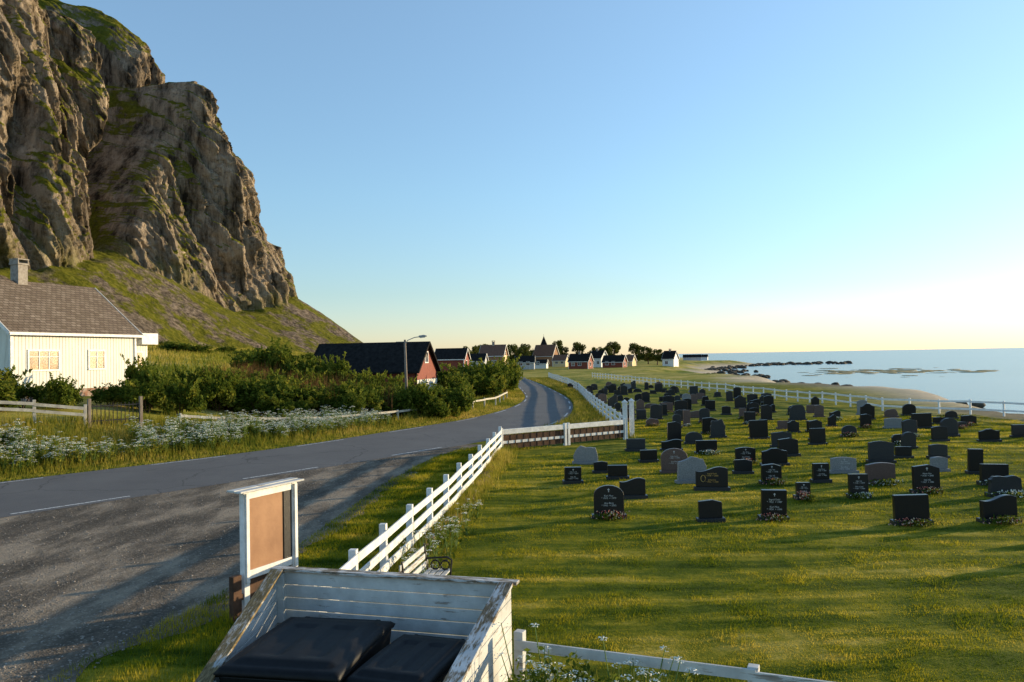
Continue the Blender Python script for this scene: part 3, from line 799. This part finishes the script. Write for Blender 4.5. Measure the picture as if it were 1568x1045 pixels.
# ------------------------------------------------------------------ bin shelter
a_ = math.atan2(-.84, 3.11)
e = empty("bin_shelter", (-3.2, 10.84, 0), a_)
Lw = 3.22; Dp = 2.5; LR = .24
g = G()
for k in range(8):
    g.box(0.06, Lw - .06, -.03 + random.uniform(-.003, .003), 0, .02 + k * .168, .02 + k * .168 + .158)
g.obj("back_planks", M['peel_wall'], e, bevel=.005)
def side(x0, x1, name, rot=0):
    g = G()
    for k in range(8):
        z0 = .02 + k * .168; z1 = z0 + .158
        ymax = -.02
        def lim(z): return -Dp if z < .84 else -Dp + (z - .84) * Dp / .52
        ya, yb = lim(z0), lim(z1)
        if ya > -.06: continue
        V = [(x0, ya, z0), (x1, ya, z0), (x1, ymax, z0), (x0, ymax, z0), (x0, min(yb, -.03), z1), (x1, min(yb, -.03), z1), (x1, ymax, z1), (x0, ymax, z1)]
        g.add(V, [(0, 1, 2, 3), (7, 6, 5, 4), (0, 4, 5, 1), (1, 5, 6, 2), (2, 6, 7, 3), (3, 7, 4, 0)])
    o = g.obj(name, M['peel_wall'], e, bevel=.004); o.rotation_euler = (0, 0, rot)
side(-.03, .0, "left_planks", LR); side(Lw, Lw + .03, "right_planks")
g = G(); g.box(0, .09, -.13, -.035, 0, 1.35); g.box(0, .09, -Dp, -Dp + .09, 0, .86)
g.obj("left_posts", M['peel_wall'], e, bevel=.006).rotation_euler = (0, 0, LR)
g = G(); x = Lw - .045; g.box(x - .045, x + .045, -.13, -.035, 0, 1.35); g.box(x - .045, x + .045, -Dp, -Dp + .09, 0, .86)
g.obj("right_posts", M['peel_wall'], e, bevel=.006)
G().box(-.10, Lw + .12, -.09, .07, 1.375, 1.41).obj("back_cap_board", M['cap_x'], e, bevel=.006)
G().beam((Lw - .01, -.11, 1.40), (Lw - .01, -Dp - .05, .882), .19, .035).obj("right_cap_board", M['cap_y'], e, bevel=.006)
g = G(); g.beam((0, -.11, 1.40), (0, -Dp - .05, .882), .17, .035)
g.obj("left_cap_board", M['cap_l'], e, bevel=.006).rotation_euler = (0, 0, LR)
def bin_(name, x, y, w, dpt, h, rz=0):
    wp = Matrix.Translation((-3.2, 10.84, 0)) @ Matrix.Rotation(a_, 4, 'Z') @ Vector((x, y, 0))
    b = empty(name, wp, a_ + rz)
    g = G()
    t = .88
    V = [(-w / 2 * t, -dpt / 2 * t, .06), (w / 2 * t, -dpt / 2 * t, .06), (w / 2 * t, dpt / 2 * t, .06), (-w / 2 * t, dpt / 2 * t, .06),
         (-w / 2, -dpt / 2, h), (w / 2, -dpt / 2, h), (w / 2, dpt / 2, h), (-w / 2, dpt / 2, h)]
    g.add(V, [(3, 2, 1, 0), (0, 1, 5, 4), (1, 2, 6, 5), (2, 3, 7, 6), (3, 0, 4, 7), (4, 5, 6, 7)])
    g.obj("body", M['bin_plastic'], b, bevel=.03)
    n = 32; V = []; Fq = []
    for i in range(n + 1):
        for j in range(n + 1):
            u = i / n * 2 - 1; v = j / n * 2 - 1
            rr = max(abs(u), abs(v)); zz = h + .07 - .05 * max(0, (rr - .9) / .1) ** 2
            if rr < .80: zz += .035 * min(1, (.80 - rr) / .06)
            for cx in (-.36, .36):
                if abs(u - cx) < .2 and -.6 < v < .5: zz -= .022
            zz += .02 * (1 - v * v)
            V.append((u * (w / 2 + .03), v * (dpt / 2 + .03), zz))
    for i in range(n):
        for j in range(n):
            q = i * (n + 1) + j; Fq.append((q, q + n + 1, q + n + 2, q + 1))
    gl = G(); gl.add(V, Fq)
    o = gl.obj("lid", M['bin_plastic'], b, smooth=True)
    sm = o.modifiers.new("solid", 'SOLIDIFY'); sm.thickness = .05; sm.offset = -1
    G().tube([(-w * .35, dpt / 2 + .05, h + .03), (w * .35, dpt / 2 + .05, h + .03)], [.016, .016], 10).box(-w * .37, -w * .33, dpt / 2 - .02, dpt / 2 + .06, h - .02, h + .05).box(w * .33, w * .37, dpt / 2 - .02, dpt / 2 + .06, h - .02, h + .05).obj("handle", M['bin_plastic'], b)
    g = G()
    for sx in (-1, 1):
        g.tube([(sx * (w / 2 - .06), dpt / 2 - .06, .09), (sx * (w / 2 - .01), dpt / 2 - .06, .09)], [.09, .09], 16)
    g.obj("wheels", M['iron'], b)
bin_("wheelie_bin", 1.27, -1.42, 1.34, 1.7, .92, .08)
bin_("wheelie_bin", 2.5, -1.42, .86, 1.4, .84, -.05)

# ------------------------------------------------------------------ notice board
an = math.atan2(1.0, .5)
e = empty("notice_board", (-4.47, 13.2, 0), an)
g = G(); Wb = 1.15
for x in (0, Wb):
    g.box(x - .06, x + .06, -.05, .05, -.1, 2.05)
    g.box(x - .035, x + .035, -.085, -.052, .55, 2.02)
g.box(.062, Wb - .062, -.04, .04, .60, .74)
g.box(.062, Wb - .062, -.04, .04, 1.92, 2.03)
g.obj("frame", M['white'], e, bevel=.006)
G().box(.10, Wb - .26, -.012, .012, .74, 1.92).obj("panel", M['brown_panel'], e)
G().box(Wb - .255, Wb - .065, -.03, .03, .742, 1.918).obj("dark_opening_strip", M['iron'], e)  # black strip added for the darkness of the opening between panel and post
G().beam((-.24, -.10, 2.075), (Wb + .12, -.10, 2.075), .14, .03).beam((-.24, .06, 2.085), (Wb + .12, .06, 2.085), .16, .03).obj("cap", M['peel_wall'], e, bevel=.005)
G().box(-.30, -.12, -.05, .05, -.1, .72).box(-.12, -.06, -.03, .03, .3, .4).obj("side_post", M['brown_wood'], e, bevel=.006)
G().box(.07, Wb - .07, .0, .05, 0, .58).obj("lower_panel", M['brown_wood'], e)

# ------------------------------------------------------------------ bench
e = empty("park_bench", (-1.75, 12.9, 0), math.radians(80)); g = G(); gi = G()
for k in range(4): g.box(0, 1.45, -.02 - k * .11, .065 - k * .11, .42, .445)
for k in range(3): g.beam((0, .09 + k * .02, .55 + k * .13), (1.45, .09 + k * .02, .55 + k * .13), .025, .09)
g.obj("slats", M['peel_wall'], e, bevel=.004)
for x in (.08, 1.37):
    def arcp(cx, cz, rr, a0, a1, n=12): return [(x, cx + rr * math.cos(a0 + (a1 - a0) * i / n), cz + rr * math.sin(a0 + (a1 - a0) * i / n)) for i in range(n + 1)]
    for pts in ([(x, -.36, 0), (x, -.34, .2), (x, -.36, .42), (x, -.38, .62), (x, -.3, .67), (x, .08, .64)],
                [(x, .14, 0), (x, .08, .22), (x, .06, .42), (x, .12, .9)], [(x, -.36, .41), (x, .08, .41)],
                arcp(-.26, .53, .08, 0, 6.28), arcp(-.08, .53, .08, 0, 6.28), arcp(-.15, .25, .13, 0, 6.28), [(x, -.4, .0), (x, -.32, .0)], [(x, .1, 0), (x, .2, 0)]):
        gi.tube(pts, [.018] * len(pts), 6)
gi.obj("iron_frame", M['iron'], e)

# ------------------------------------------------------------------ street lamp
e = empty("street_lamp", gxyz(-7.7, 58)); g = G()
g.tube([(0, 0, -.3), (-.05, 0, 2.5), (-.1, 0, 5.6)], [.12, .105, .08], 10); g.obj("pole", M['pole_wood'], e, smooth=True)
g = G(); g.tube([(-.1, 0, 5.2), (.1, 0, 5.55), (.6, 0, 5.75), (1.0, 0, 5.8)], [.03] * 4, 8)
g.tube([(-.75, 0, 5.45), (.0, 0, 5.45)], [.02, .02], 6)
g.obj("arm", M['steel'], e)
g = G(); g.prism([(.9, 5.74), (1.5, 5.8), (1.52, 5.86), (1.3, 5.93), (.92, 5.88)], -.11, .11); g.obj("lamp_head", M['steel'], e, bevel=.02)
g = G(); g.prism([(1.0, 5.70), (1.4, 5.74), (1.4, 5.79), (1.0, 5.745)], -.08, .08); g.obj("diffuser", M['letters'], e)

# ------------------------------------------------------------------ buildings
def house(name, ox, oy, z0, ang, L, W, ze, zr, wall, roof, wins=(), gwins=(), chim=None, found=0, ov=.3, fascia='white', glass='glass'):
    e = empty(name, (ox, oy, z0), ang)
    g = G()
    V = [(0, 0, found), (L, 0, found), (L, W, found), (0, W, found), (0, 0, ze), (L, 0, ze), (L, W, ze), (0, W, ze), (0, W / 2, zr), (L, W / 2, zr)]
    g.add(V, [(0, 1, 5, 4), (2, 3, 7, 6), (1, 2, 6, 9, 5), (3, 0, 4, 8, 7), (0, 3, 2, 1)])
    g.obj("walls", M[wall], e)
    if found: G().box(.04, L - .04, .04, W - .04, -1.2, found).obj("foundation", M['brick'], e)
    g = G(); sl = (zr - ze) / (W / 2); t = .12
    def rp(y): return zr - abs(y - W / 2) * sl
    for sgn in (0, 1):
        ya, yb = (-ov, W / 2) if sgn == 0 else (W + ov, W / 2)
        V = [(-ov, ya, rp(ya) + .02), (L + ov, ya, rp(ya) + .02), (L + ov, yb, rp(yb) + .02), (-ov, yb, rp(yb) + .02)]
        V += [(v[0], v[1], v[2] + t) for v in V]
        g.add(V, [(0, 1, 2, 3), (7, 6, 5, 4), (0, 4, 5, 1), (1, 5, 6, 2), (2, 6, 7, 3), (3, 7, 4, 0)])
    g.obj("roof", M[roof], e)
    g = G()
    for x in (-ov - .02, L + ov + .02):
        for ya in (-ov, W + ov):
            g.beam((x, ya, rp(ya) + .06), (x, W / 2, zr + .06), .035, .2)
    g.beam((-ov, -ov - .02, rp(-ov) + .06), (L + ov, -ov - .02, rp(-ov) + .06), .03, .16)
    for (x, y) in ((0, 0), (L, 0), (L, W), (0, W)):
        g.box(x - .07, x + .07, y - .07, y + .07, found, ze - .04)
    g.obj("trim", M[fascia], e)
    gf, gg = G(), G()
    for (x0, x1, za, zb) in wins:
        gf.box(x0 - .1, x1 + .1, -.05, -.002, zb, zb + .1).box(x0 - .1, x1 + .1, -.07, -.002, za - .1, za).box(x0 - .1, x0, -.05, -.002, za, zb).box(x1, x1 + .1, -.05, -.002, za, zb)
        k = max(1, round((x1 - x0) / .55))
        for q in range(1, k): xx = x0 + (x1 - x0) * q / k; gf.box(xx - .03, xx + .03, -.045, -.006, za, zb)
        if zb - za > .9: gf.box(x0, x1, -.042, -.008, za + (zb - za) * .68, za + (zb - za) * .68 + .04)
        gg.box(x0, x1, -.02, -.003, za, zb)
    for (y0, y1, za, zb) in gwins:
        gf.box(L + .002, L + .05, y0 - .1, y1 + .1, zb, zb + .1).box(L + .002, L + .05, y0 - .1, y1 + .1, za - .1, za).box(L + .002, L + .05, y0 - .1, y0, za, zb).box(L + .002, L + .05, y1, y1 + .1, za, zb)
        gg.box(L + .003, L + .02, y0, y1, za, zb)
    if gf.V: gf.obj("window_frames", M['white'], e); gg.obj("window_panes", M[glass], e)
    if chim:
        x, hgt = chim; g = G(); g.box(x - .32, x + .32, W / 2 - .32, W / 2 + .32, zr - .5, zr + hgt).box(x - .38, x + .38, W / 2 - .38, W / 2 + .38, zr + hgt, zr + hgt + .1).box(x - .36, x - .3, W / 2 - .36, W / 2 + .36, zr + hgt + .1, zr + hgt + .3).box(x + .3, x + .36, W / 2 - .36, W / 2 + .36, zr + hgt + .1, zr + hgt + .3).box(x - .38, x + .38, W / 2 - .38, W / 2 + .38, zr + hgt + .3, zr + hgt + .37)
        g.obj("chimney", M['concrete'], e)
    return e
e = house("white_farmhouse", -27.7, 44, 2.0, math.atan2(.94, .33), 8.8, 7.6, 4.2, 7.25, 'siding', 'shingle',
          wins=[(1.1, 3.0, 1.95, 3.0), (5.2, 6.3, 1.95, 3.0)], chim=(3.6, 1.1), found=.75, ov=.35, glass='curtain_glass')
g = G(); g.box(8.88, 10.1, .2, 5.5, .75, 3.45); g.obj("annex_walls", M['siding'], e)
G().box(9.17, 10.6, -.25, 6, 3.45, 4.2).obj("annex_roof_fascia", M['white'], e, bevel=.02)
G().box(9.1, 9.65, .14, .198, 1.95, 3.0).obj("annex_window_frame", M['white'], e)
G().box(9.17, 9.58, .125, .137, 2.03, 2.92).obj("annex_window_pane", M['curtain_glass'], e)
G().box(8.9, 10.06, .24, 5.4, -1.2, .75).obj("annex_foundation", M['brick'], e)
G().box(1.2, 2.0, -.03, .025, .1, .62).obj("cellar_window", M['glass'], e)
e = house("red_barn", -18.9, 74.1, .25, math.atan2(-.2, .98), 10.4, 6.2, 2.9, 5.4, 'red_wall', 'roof_dark', gwins=[(2.6, 3.5, 3.6, 4.5)], found=0, ov=.35, fascia='roof_dark')
G().box(10.403, 10.47, .08, 6.12, -.6, 2.0).obj("white_lower_wall", M['siding'], e)
G().box(10.472, 10.52, 2.2, 3.9, -.2, 1.8).obj("barn_door", M['white'], e)
G().box(.2, 10.3, -.02, .03, -.6, .5).obj("stone_base", M['brick'], e)

def vh(name, uc, Yd, z0, ang, L, W, ze, zr, wall, roof, **k):
    return house(name, uc / 1220 * Yd, Yd, z0, math.radians(ang), L, W, ze, zr, wall, roof, **k)
W2 = [(1, 2, 1.2, 2.3), (3.2, 4.2, 1.2, 2.3)]
vh("red_outbuilding", -119, 150, 1.6, -8, 5.6, 5, 2.4, 4.3, 'red_wall', 'roof_dark', gwins=[(1.8, 3, 1, 2)])
vh("ochre_house", -50, 200, 1.0, -12, 6.0, 5.5, 3.6, 6.2, 'brown_wall', 'roof_brown', wins=W2, gwins=[(1, 1.9, 1.2, 2.2), (3, 3.9, 1.2, 2.2), (2.2, 3.2, 3.6, 4.5)], chim=(3, .8))
G().box(6.003, 6.05, .1, 5.4, 0, 3.5).obj("gable_sunlit_tone", M['ochre_wall'], bpy.data.objects["ochre_house"])  # sunlight painted in: ochre sheet on this gable, other walls stay brown
vh("grey_house", 5, 240, .3, -5, 5.5, 4, 2.2, 4.0, 'grey_wall', 'roof_dark', wins=W2)
vh("brown_church_hall", 32, 330, -.2, -30, 9, 6, 4.6, 9.0, 'brown_wall', 'roof_brown', wins=[(1, 2, 1.4, 3), (3, 4, 1.4, 3), (5, 6, 1.4, 3)], gwins=[(2, 3.6, 1.4, 3.4)])
ch = vh("village_church", 40, 375, 0, -10, 11, 6, 4.5, 8.6, 'brown_wall', 'roof_brown', wins=[(1, 2, 1.4, 3.4), (4, 5, 1.4, 3.4), (7, 8, 1.4, 3.4)])
g = G(); g.box(1, 3.6, 1.7, 4.3, 0, 9.5); g.obj("tower", M['brown_wall'], ch)
g = G(); g.add([(.8, 1.5, 9.5), (3.8, 1.5, 9.5), (3.8, 4.5, 9.5), (.8, 4.5, 9.5), (2.3, 3, 13.8)], [(0, 1, 4), (1, 2, 4), (2, 3, 4), (3, 0, 4), (3, 2, 1, 0)]); g.obj("spire", M['roof_dark'], ch)
G().box(2.25, 2.35, 2.95, 3.05, 13.7, 14.6).obj("finial", M['iron'], ch)
vh("white_cottage", 22, 265, .1, -12, 6.5, 4, 1.7, 2.9, 'white', 'roof_dark', wins=W2)
vh("ochre_cottage", 62, 300, .1, -25, 5, 4, 2.4, 4.4, 'ochre_wall', 'roof_brown', wins=W2)
vh("red_house", 86, 255, -.2, -24, 6.5, 5, 2.6, 4.9, 'red_wall', 'roof_dark', wins=W2, gwins=[(1.8, 3, 1, 2.2)], chim=(3, .6))
vh("white_house", 118, 290, -.2, -40, 5.0, 4.8, 3.4, 6.0, 'white', 'roof_dark', wins=W2, chim=(2, .6))
vh("red_house", 138, 268, -.3, -24, 7, 5, 2.2, 4.3, 'red_wall', 'roof_dark', wins=W2, gwins=[(1.8, 3, 1, 2)])
vh("ochre_cottage", 168, 300, -.3, -30, 4, 4, 2.2, 4.2, 'ochre_wall', 'roof_brown', wins=[(1, 2, 1, 2)])
vh("white_house", 230, 285, -.6, -35, 4.2, 4.4, 3.2, 5.8, 'white', 'roof_dark', wins=[(1, 2, 1.2, 2.2)], chim=(2, .5))
vh("grey_boathouse", 262, 560, -1, -10, 12, 6, 2.4, 4.4, 'grey_wall', 'roof_dark')
vh("white_boathouse", 282, 600, -1, -20, 8, 5, 2.4, 4.2, 'white', 'roof_dark')
vh("grey_boathouse", -75, 190, 1.2, -10, 5, 4, 2.2, 3.8, 'grey_wall', 'roof_dark')

# ------------------------------------------------------------------ headstones
def arcpts(w, h, k=10):
    return [(w / 2 * math.cos(math.pi * i / k), h - w * .32 + w * .32 * math.sin(math.pi * i / k)) for i in range(k + 1)]
def profile(kind, w, h, rr):
    if kind == 'round': return [(-w / 2, 0), (w / 2, 0)] + arcpts(w, h)
    if kind == 'wave':
        top = [(w / 2 - w * i / 12, h * (.86 + .12 * math.sin(i / 12 * math.pi * 1.6 + .3))) for i in range(13)]
        return [(-w / 2, 0), (w / 2, 0)] + top
    if kind == 'rock':
        n = 14; out = [(-w / 2, 0), (w / 2, 0)]
        for i in range(n + 1):
            a = math.pi * i / n; q = 1 + rr.uniform(-.07, .07)
            out.append((w / 2 * abs(math.cos(a)) ** .6 * (1 if math.cos(a) > 0 else -1) * q, h * (.35 + .62 * math.sin(a) ** .7) * q))
        return out
    if kind == 'slant': return [(-w / 2, 0), (w / 2, 0), (w / 2, h * .86), (w * .1, h), (-w / 2, h * .93)]
    if kind == 'shoulder': return [(-w / 2, 0), (w / 2, 0), (w / 2, h * .8), (w * .3, h * .86), (w * .12, h), (-w * .12, h), (-w * .3, h * .86), (-w / 2, h * .8)]
    if kind == 'bow': return [(-w / 2, 0), (w / 2, 0)] + [(w / 2 - w * i / 10, h * (.9 + .1 * math.sin(math.pi * i / 10))) for i in range(11)]
    return [(-w / 2, 0), (w / 2, 0), (w / 2, h), (-w / 2, h)]
rr = random.Random(4)
names = ["Ane Berg", "Olav Lund", "Kari Moe", "Nils Vik", "Ingrid Dahl", "Peder Strand", "Marie Nes", "Johan Lie", "Solveig Aas"]
def text_mesh(lines, size):
    c = bpy.data.curves.new("txt", 'FONT'); c.body = "\n".join(lines); c.size = size; c.align_x = 'CENTER'; c.extrude = .002; c.resolution_u = 2
    o = bpy.data.objects.new("txt", c); COL.objects.link(o)
    bpy.context.view_layer.update()
    me = bpy.data.meshes.new_from_object(o.evaluated_get(bpy.context.evaluated_depsgraph_get()))
    bpy.data.objects.remove(o); return me
def flower_mesh(seed):
    r = np.random.default_rng(seed); n = 150
    P = np.stack([r.normal(0, .2, n), r.normal(0, .07, n), r.uniform(.02, .17, n)], -1)
    V, F = leaf_quads(P, .028, seed); a = np_mesh("petals", V, F); a.materials.append(M['petal_mix'] if seed % 2 else M['petal'])
    P = np.stack([r.normal(0, .22, 260), r.normal(0, .08, 260), r.uniform(.0, .13, 260)], -1)
    V, F = leaf_quads(P, .04, seed + 9); b = np_mesh("leaves", V, F); b.materials.append(M['leaf'])
    return a, b
fl = [flower_mesh(s) for s in (1, 2, 3, 4)]
def headstone(x, y, w, h, kind='rect', mat='black_granite', txt=False, flowers=None, th=.14, gold=False):
    e = empty("headstone", gxyz(x, y), rr.uniform(-.12, .12))
    e.rotation_euler[0] = rr.uniform(-.045, .04); e.rotation_euler[1] = rr.uniform(-.03, .03)
    g = G(); g.prism([(a, b + .1) for a, b in profile(kind, w, h - .1, rr)], -th / 2, th / 2)
    g.obj("stone", M[mat], e, bevel=.012)
    g = G(); g.box(-w / 2 - .06, w / 2 + .06, -th / 2 - .07, th / 2 + .07, -.15, .1); g.obj("plinth", M['dark_granite' if mat == 'black_granite' else mat], e, bevel=.01)
    if txt:
        me = text_mesh([rr.choice(names), "* %d  + %d" % (rr.randint(1905, 1940), rr.randint(1975, 2015)), "", rr.choice(names), "* %d  + %d" % (rr.randint(1905, 1940), rr.randint(1985, 2015))], min(.062, w * .1))
        o = obj("inscription", me, M['gold' if gold else 'letters'], e); o.rotation_euler = (math.pi / 2, 0, 0); o.location = (0, -th / 2 - .002, .1 + (h - .1) * .62)
        if gold:
            gt_ = G(); gt_.tube([(-w * .28 + .07 * math.cos(t * .6), -th / 2 - .012, h * .5 + .1 * math.sin(t * .6)) for t in range(11)], [.01] * 11, 5); gt_.obj("wreath", M['gold'], e)
        else:
            gc = G(); gc.box(-.008, .008, -th / 2 - .008, -th / 2 - .001, h * .80, h * .91).box(-.028, .028, -th / 2 - .0085, -th / 2 - .0015, h * .865, h * .885); gc.obj("cross", M['letters'], e)
    if flowers is None: flowers = rr.random() < .5
    if flowers:
        a, b = rr.choice(fl)
        for m_, nm in ((a, "flowers"), (b, "flower_leaves")):
            o = obj(nm, m_, None, e); o.location = (rr.uniform(-.1, .1), -th / 2 - .18, 0); o.scale = (w * 1.2, 1, rr.uniform(.9, 1.5))
    return e
near = [
 (2.42, 20.6, .77, .84, 'round', 'black_granite', 1, 1), (4.91, 20.1, .58, .55, 'slant', 'black_granite', 0, 0), (6.54, 20.25, .62, .76, 'rect', 'black_granite', 1, 1),
 (9.56, 19.3, .8, .7, 'rect', 'black_granite', 0, 1), (11.67, 19.3, .85, .66, 'wave', 'black_granite', 0, 1), (5.97, 24.2, .95, .72, 'wave', 'black_granite', 2, 0),
 (5.69, 25.6, .95, .82, 'rock', 'grey_granite', 0, 0), (5.7, 28.4, .93, .88, 'round', 'red_granite', 1, 0), (3.4, 23.1, .74, .6, 'wave', 'black_granite', 0, 0),
 (1.91, 26.2, .55, .53, 'rect', 'black_granite', 1, 0), (2.8, 31.2, .95, .7, 'rock', 'grey_granite', 0, 0), (9.76, 22.7, .52, .66, 'rect', 'black_granite', 1, 1),
 (12, 23.3, .75, .82, 'slant', 'black_granite', 1, 1), (13.8, 22.5, .88, .6, 'rock', 'dark_granite', 0, 1), (11.4, 24.9, .9, .67, 'bow', 'red_granite', 0, 1),
 (11.2, 27.2, .85, .55, 'bow', 'grey_granite', 1, 0), (9.7, 25.3, .5, .6, 'rect', 'black_granite', 1, 0), (8.1, 25.2, .62, .63, 'slant', 'black_granite', 1, 1),
 (8.15, 22.6, .38, .46, 'rect', 'black_granite', 1, 1), (13.5, 29.4, .9, .8, 'bow', 'dark_granite', 0, 0), (14.7, 24.5, .82, .62, 'rect', 'black_granite', 0, 1),
 (15.4, 26.7, .45, .83, 'rect', 'black_granite', 0, 0), (14.5, 27.3, .55, .5, 'bow', 'grey_granite', 0, 0), (16.4, 30.9, .7, .55, 'bow', 'dark_granite', 0, 0),
 (15.1, 31, .6, .45, 'rect', 'black_granite', 0, 0), (9.65, 29.6, .92, .65, 'shoulder', 'black_granite', 0, 0), (11.1, 32.3, .8, .74, 'slant', 'black_granite', 0, 0),
 (8.8, 30.4, .75, .62, 'bow', 'black_granite', 1, 1), (8.1, 33.6, .88, .58, 'rect', 'black_granite', 0, 1), (6.8, 34.5, .85, .5, 'wave', 'black_granite', 0, 0),
 (5.2, 34.1, .8, .52, 'rect', 'dark_granite', 0, 0), (5.3, 31.5, .67, .48, 'rect', 'black_granite', 0, 0), (3.45, 26.7, .65, .46, 'rect', 'black_granite', 0, 0),
 (3.1, 28.6, .5, .42, 'slant', 'black_granite', 0, 0), (23.9, 37.7, .7, .6, 'rect', 'dark_granite', 0, 0), (21, 38.5, .85, .9, 'round', 'dark_granite', 0, 0), (21.8, 42.6, 1, .8, 'rect', 'black_granite', 0, 0),
 (20.4, 42.9, .9, .55, 'bow', 'grey_granite', 0, 0), (13.7, 36, .7, .75, 'rect', 'black_granite', 0, 0), (7.9, 27.6, .6, .5, 'slant', 'black_granite', 0, 0), (16.6, 33.6, .6, .7, 'round', 'dark_granite', 0, 0),
 (15.5, 19, .8, 1.0, 'rect', 'black_granite', 0, 0), (16.8, 17.0, .9, .9, 'rect', 'black_granite', 0, 0), (12.8, 16.6, .9, 1.0, 'bow', 'dark_granite', 0, 0), (16.2, 22.5, .8, .8, 'rect', 'black_granite', 0, 0), (18.5, 25, .8, .8, 'rect', 'black_granite', 0, 0)]
for (x, y, w, h, k, m, t, f) in near:
    headstone(x, y, w, h, k, m, bool(t), bool(f), .16, gold=(t == 2))
kinds = ['rect', 'rect', 'bow', 'round', 'wave', 'slant', 'shoulder', 'rock']
mats = ['black_granite'] * 10 + ['dark_granite'] * 5 + ['grey_granite'] + ['red_granite'] * 2
yrow = 36.0
while yrow < 104:
    xmax = np.interp(yrow, [30, 47, 55, 70, 84, 102], [28, 26, 23.5, 21.5, 20, 18])
    x = 7.3 + rr.uniform(0, 1)
    while x < xmax:
        if rr.random() < .66:
            headstone(x + rr.uniform(-.5, .5), yrow + rr.uniform(-1.2, 1.2), rr.uniform(.4, .95), rr.uniform(.35, 1.05), rr.choice(kinds), rr.choice(mats), False, rr.random() < .35 and yrow < 60)
        x += rr.uniform(1.15, 2.7)
    yrow += rr.uniform(2.4, 3.1)

# ------------------------------------------------------------------ light, sky, camera
el, az = math.radians(9.2), math.radians(66)
Sdir = Vector((math.sin(az) * math.cos(el), math.cos(az) * math.cos(el), math.sin(el)))
sun = bpy.data.lights.new("sun", 'SUN'); sun.energy = 7.0; sun.angle = math.radians(.53); sun.color = (1.0, .78, .47)
so = link(bpy.data.objects.new("sun", sun)); so.rotation_euler = Sdir.to_track_quat('Z', 'Y').to_euler(); so.location = (60, 30, 40)
w = bpy.data.worlds.new("World"); scene.world = w; w.use_nodes = True
nt = w.node_tree; bg = nt.nodes["Background"]
sky = nt.nodes.new("ShaderNodeTexSky"); sky.sky_type = 'NISHITA'; sky.sun_disc = False
sky.sun_elevation = el; sky.sun_rotation = az; sky.air_density = 1.0; sky.dust_density = .2; sky.ozone_density = 2.0
tc = nt.nodes.new("ShaderNodeTexCoord"); sx = nt.nodes.new("ShaderNodeSeparateXYZ"); nt.links.new(tc.outputs["Generated"], sx.inputs[0])
tint = ramp(nt, sx.outputs[2], [(0.0, (.62, .64, .88)), (.08, (.60, .655, .76)), (.20, (.75, .815, .87)), (.42, (1, 1, 1))])
bg.inputs[1].default_value = .31
nt.links.new(mixc(nt, 1.0, sky.outputs[0], tint, 'MULTIPLY'), bg.inputs[0])

cam = bpy.data.cameras.new("camera"); cam.lens = 28; cam.sensor_width = 36; cam.clip_start = .1; cam.clip_end = 60000
co = link(bpy.data.objects.new("camera", cam))
co.matrix_world = Matrix.Translation((0, 0, 4.2)) @ Matrix.Rotation(math.radians(91.13), 4, 'X') @ Matrix.Rotation(-.018, 4, 'Z')
scene.camera = co
scene.view_settings.view_transform = 'Standard'; scene.view_settings.look = 'None'; scene.view_settings.exposure = 0; scene.view_settings.gamma = 1
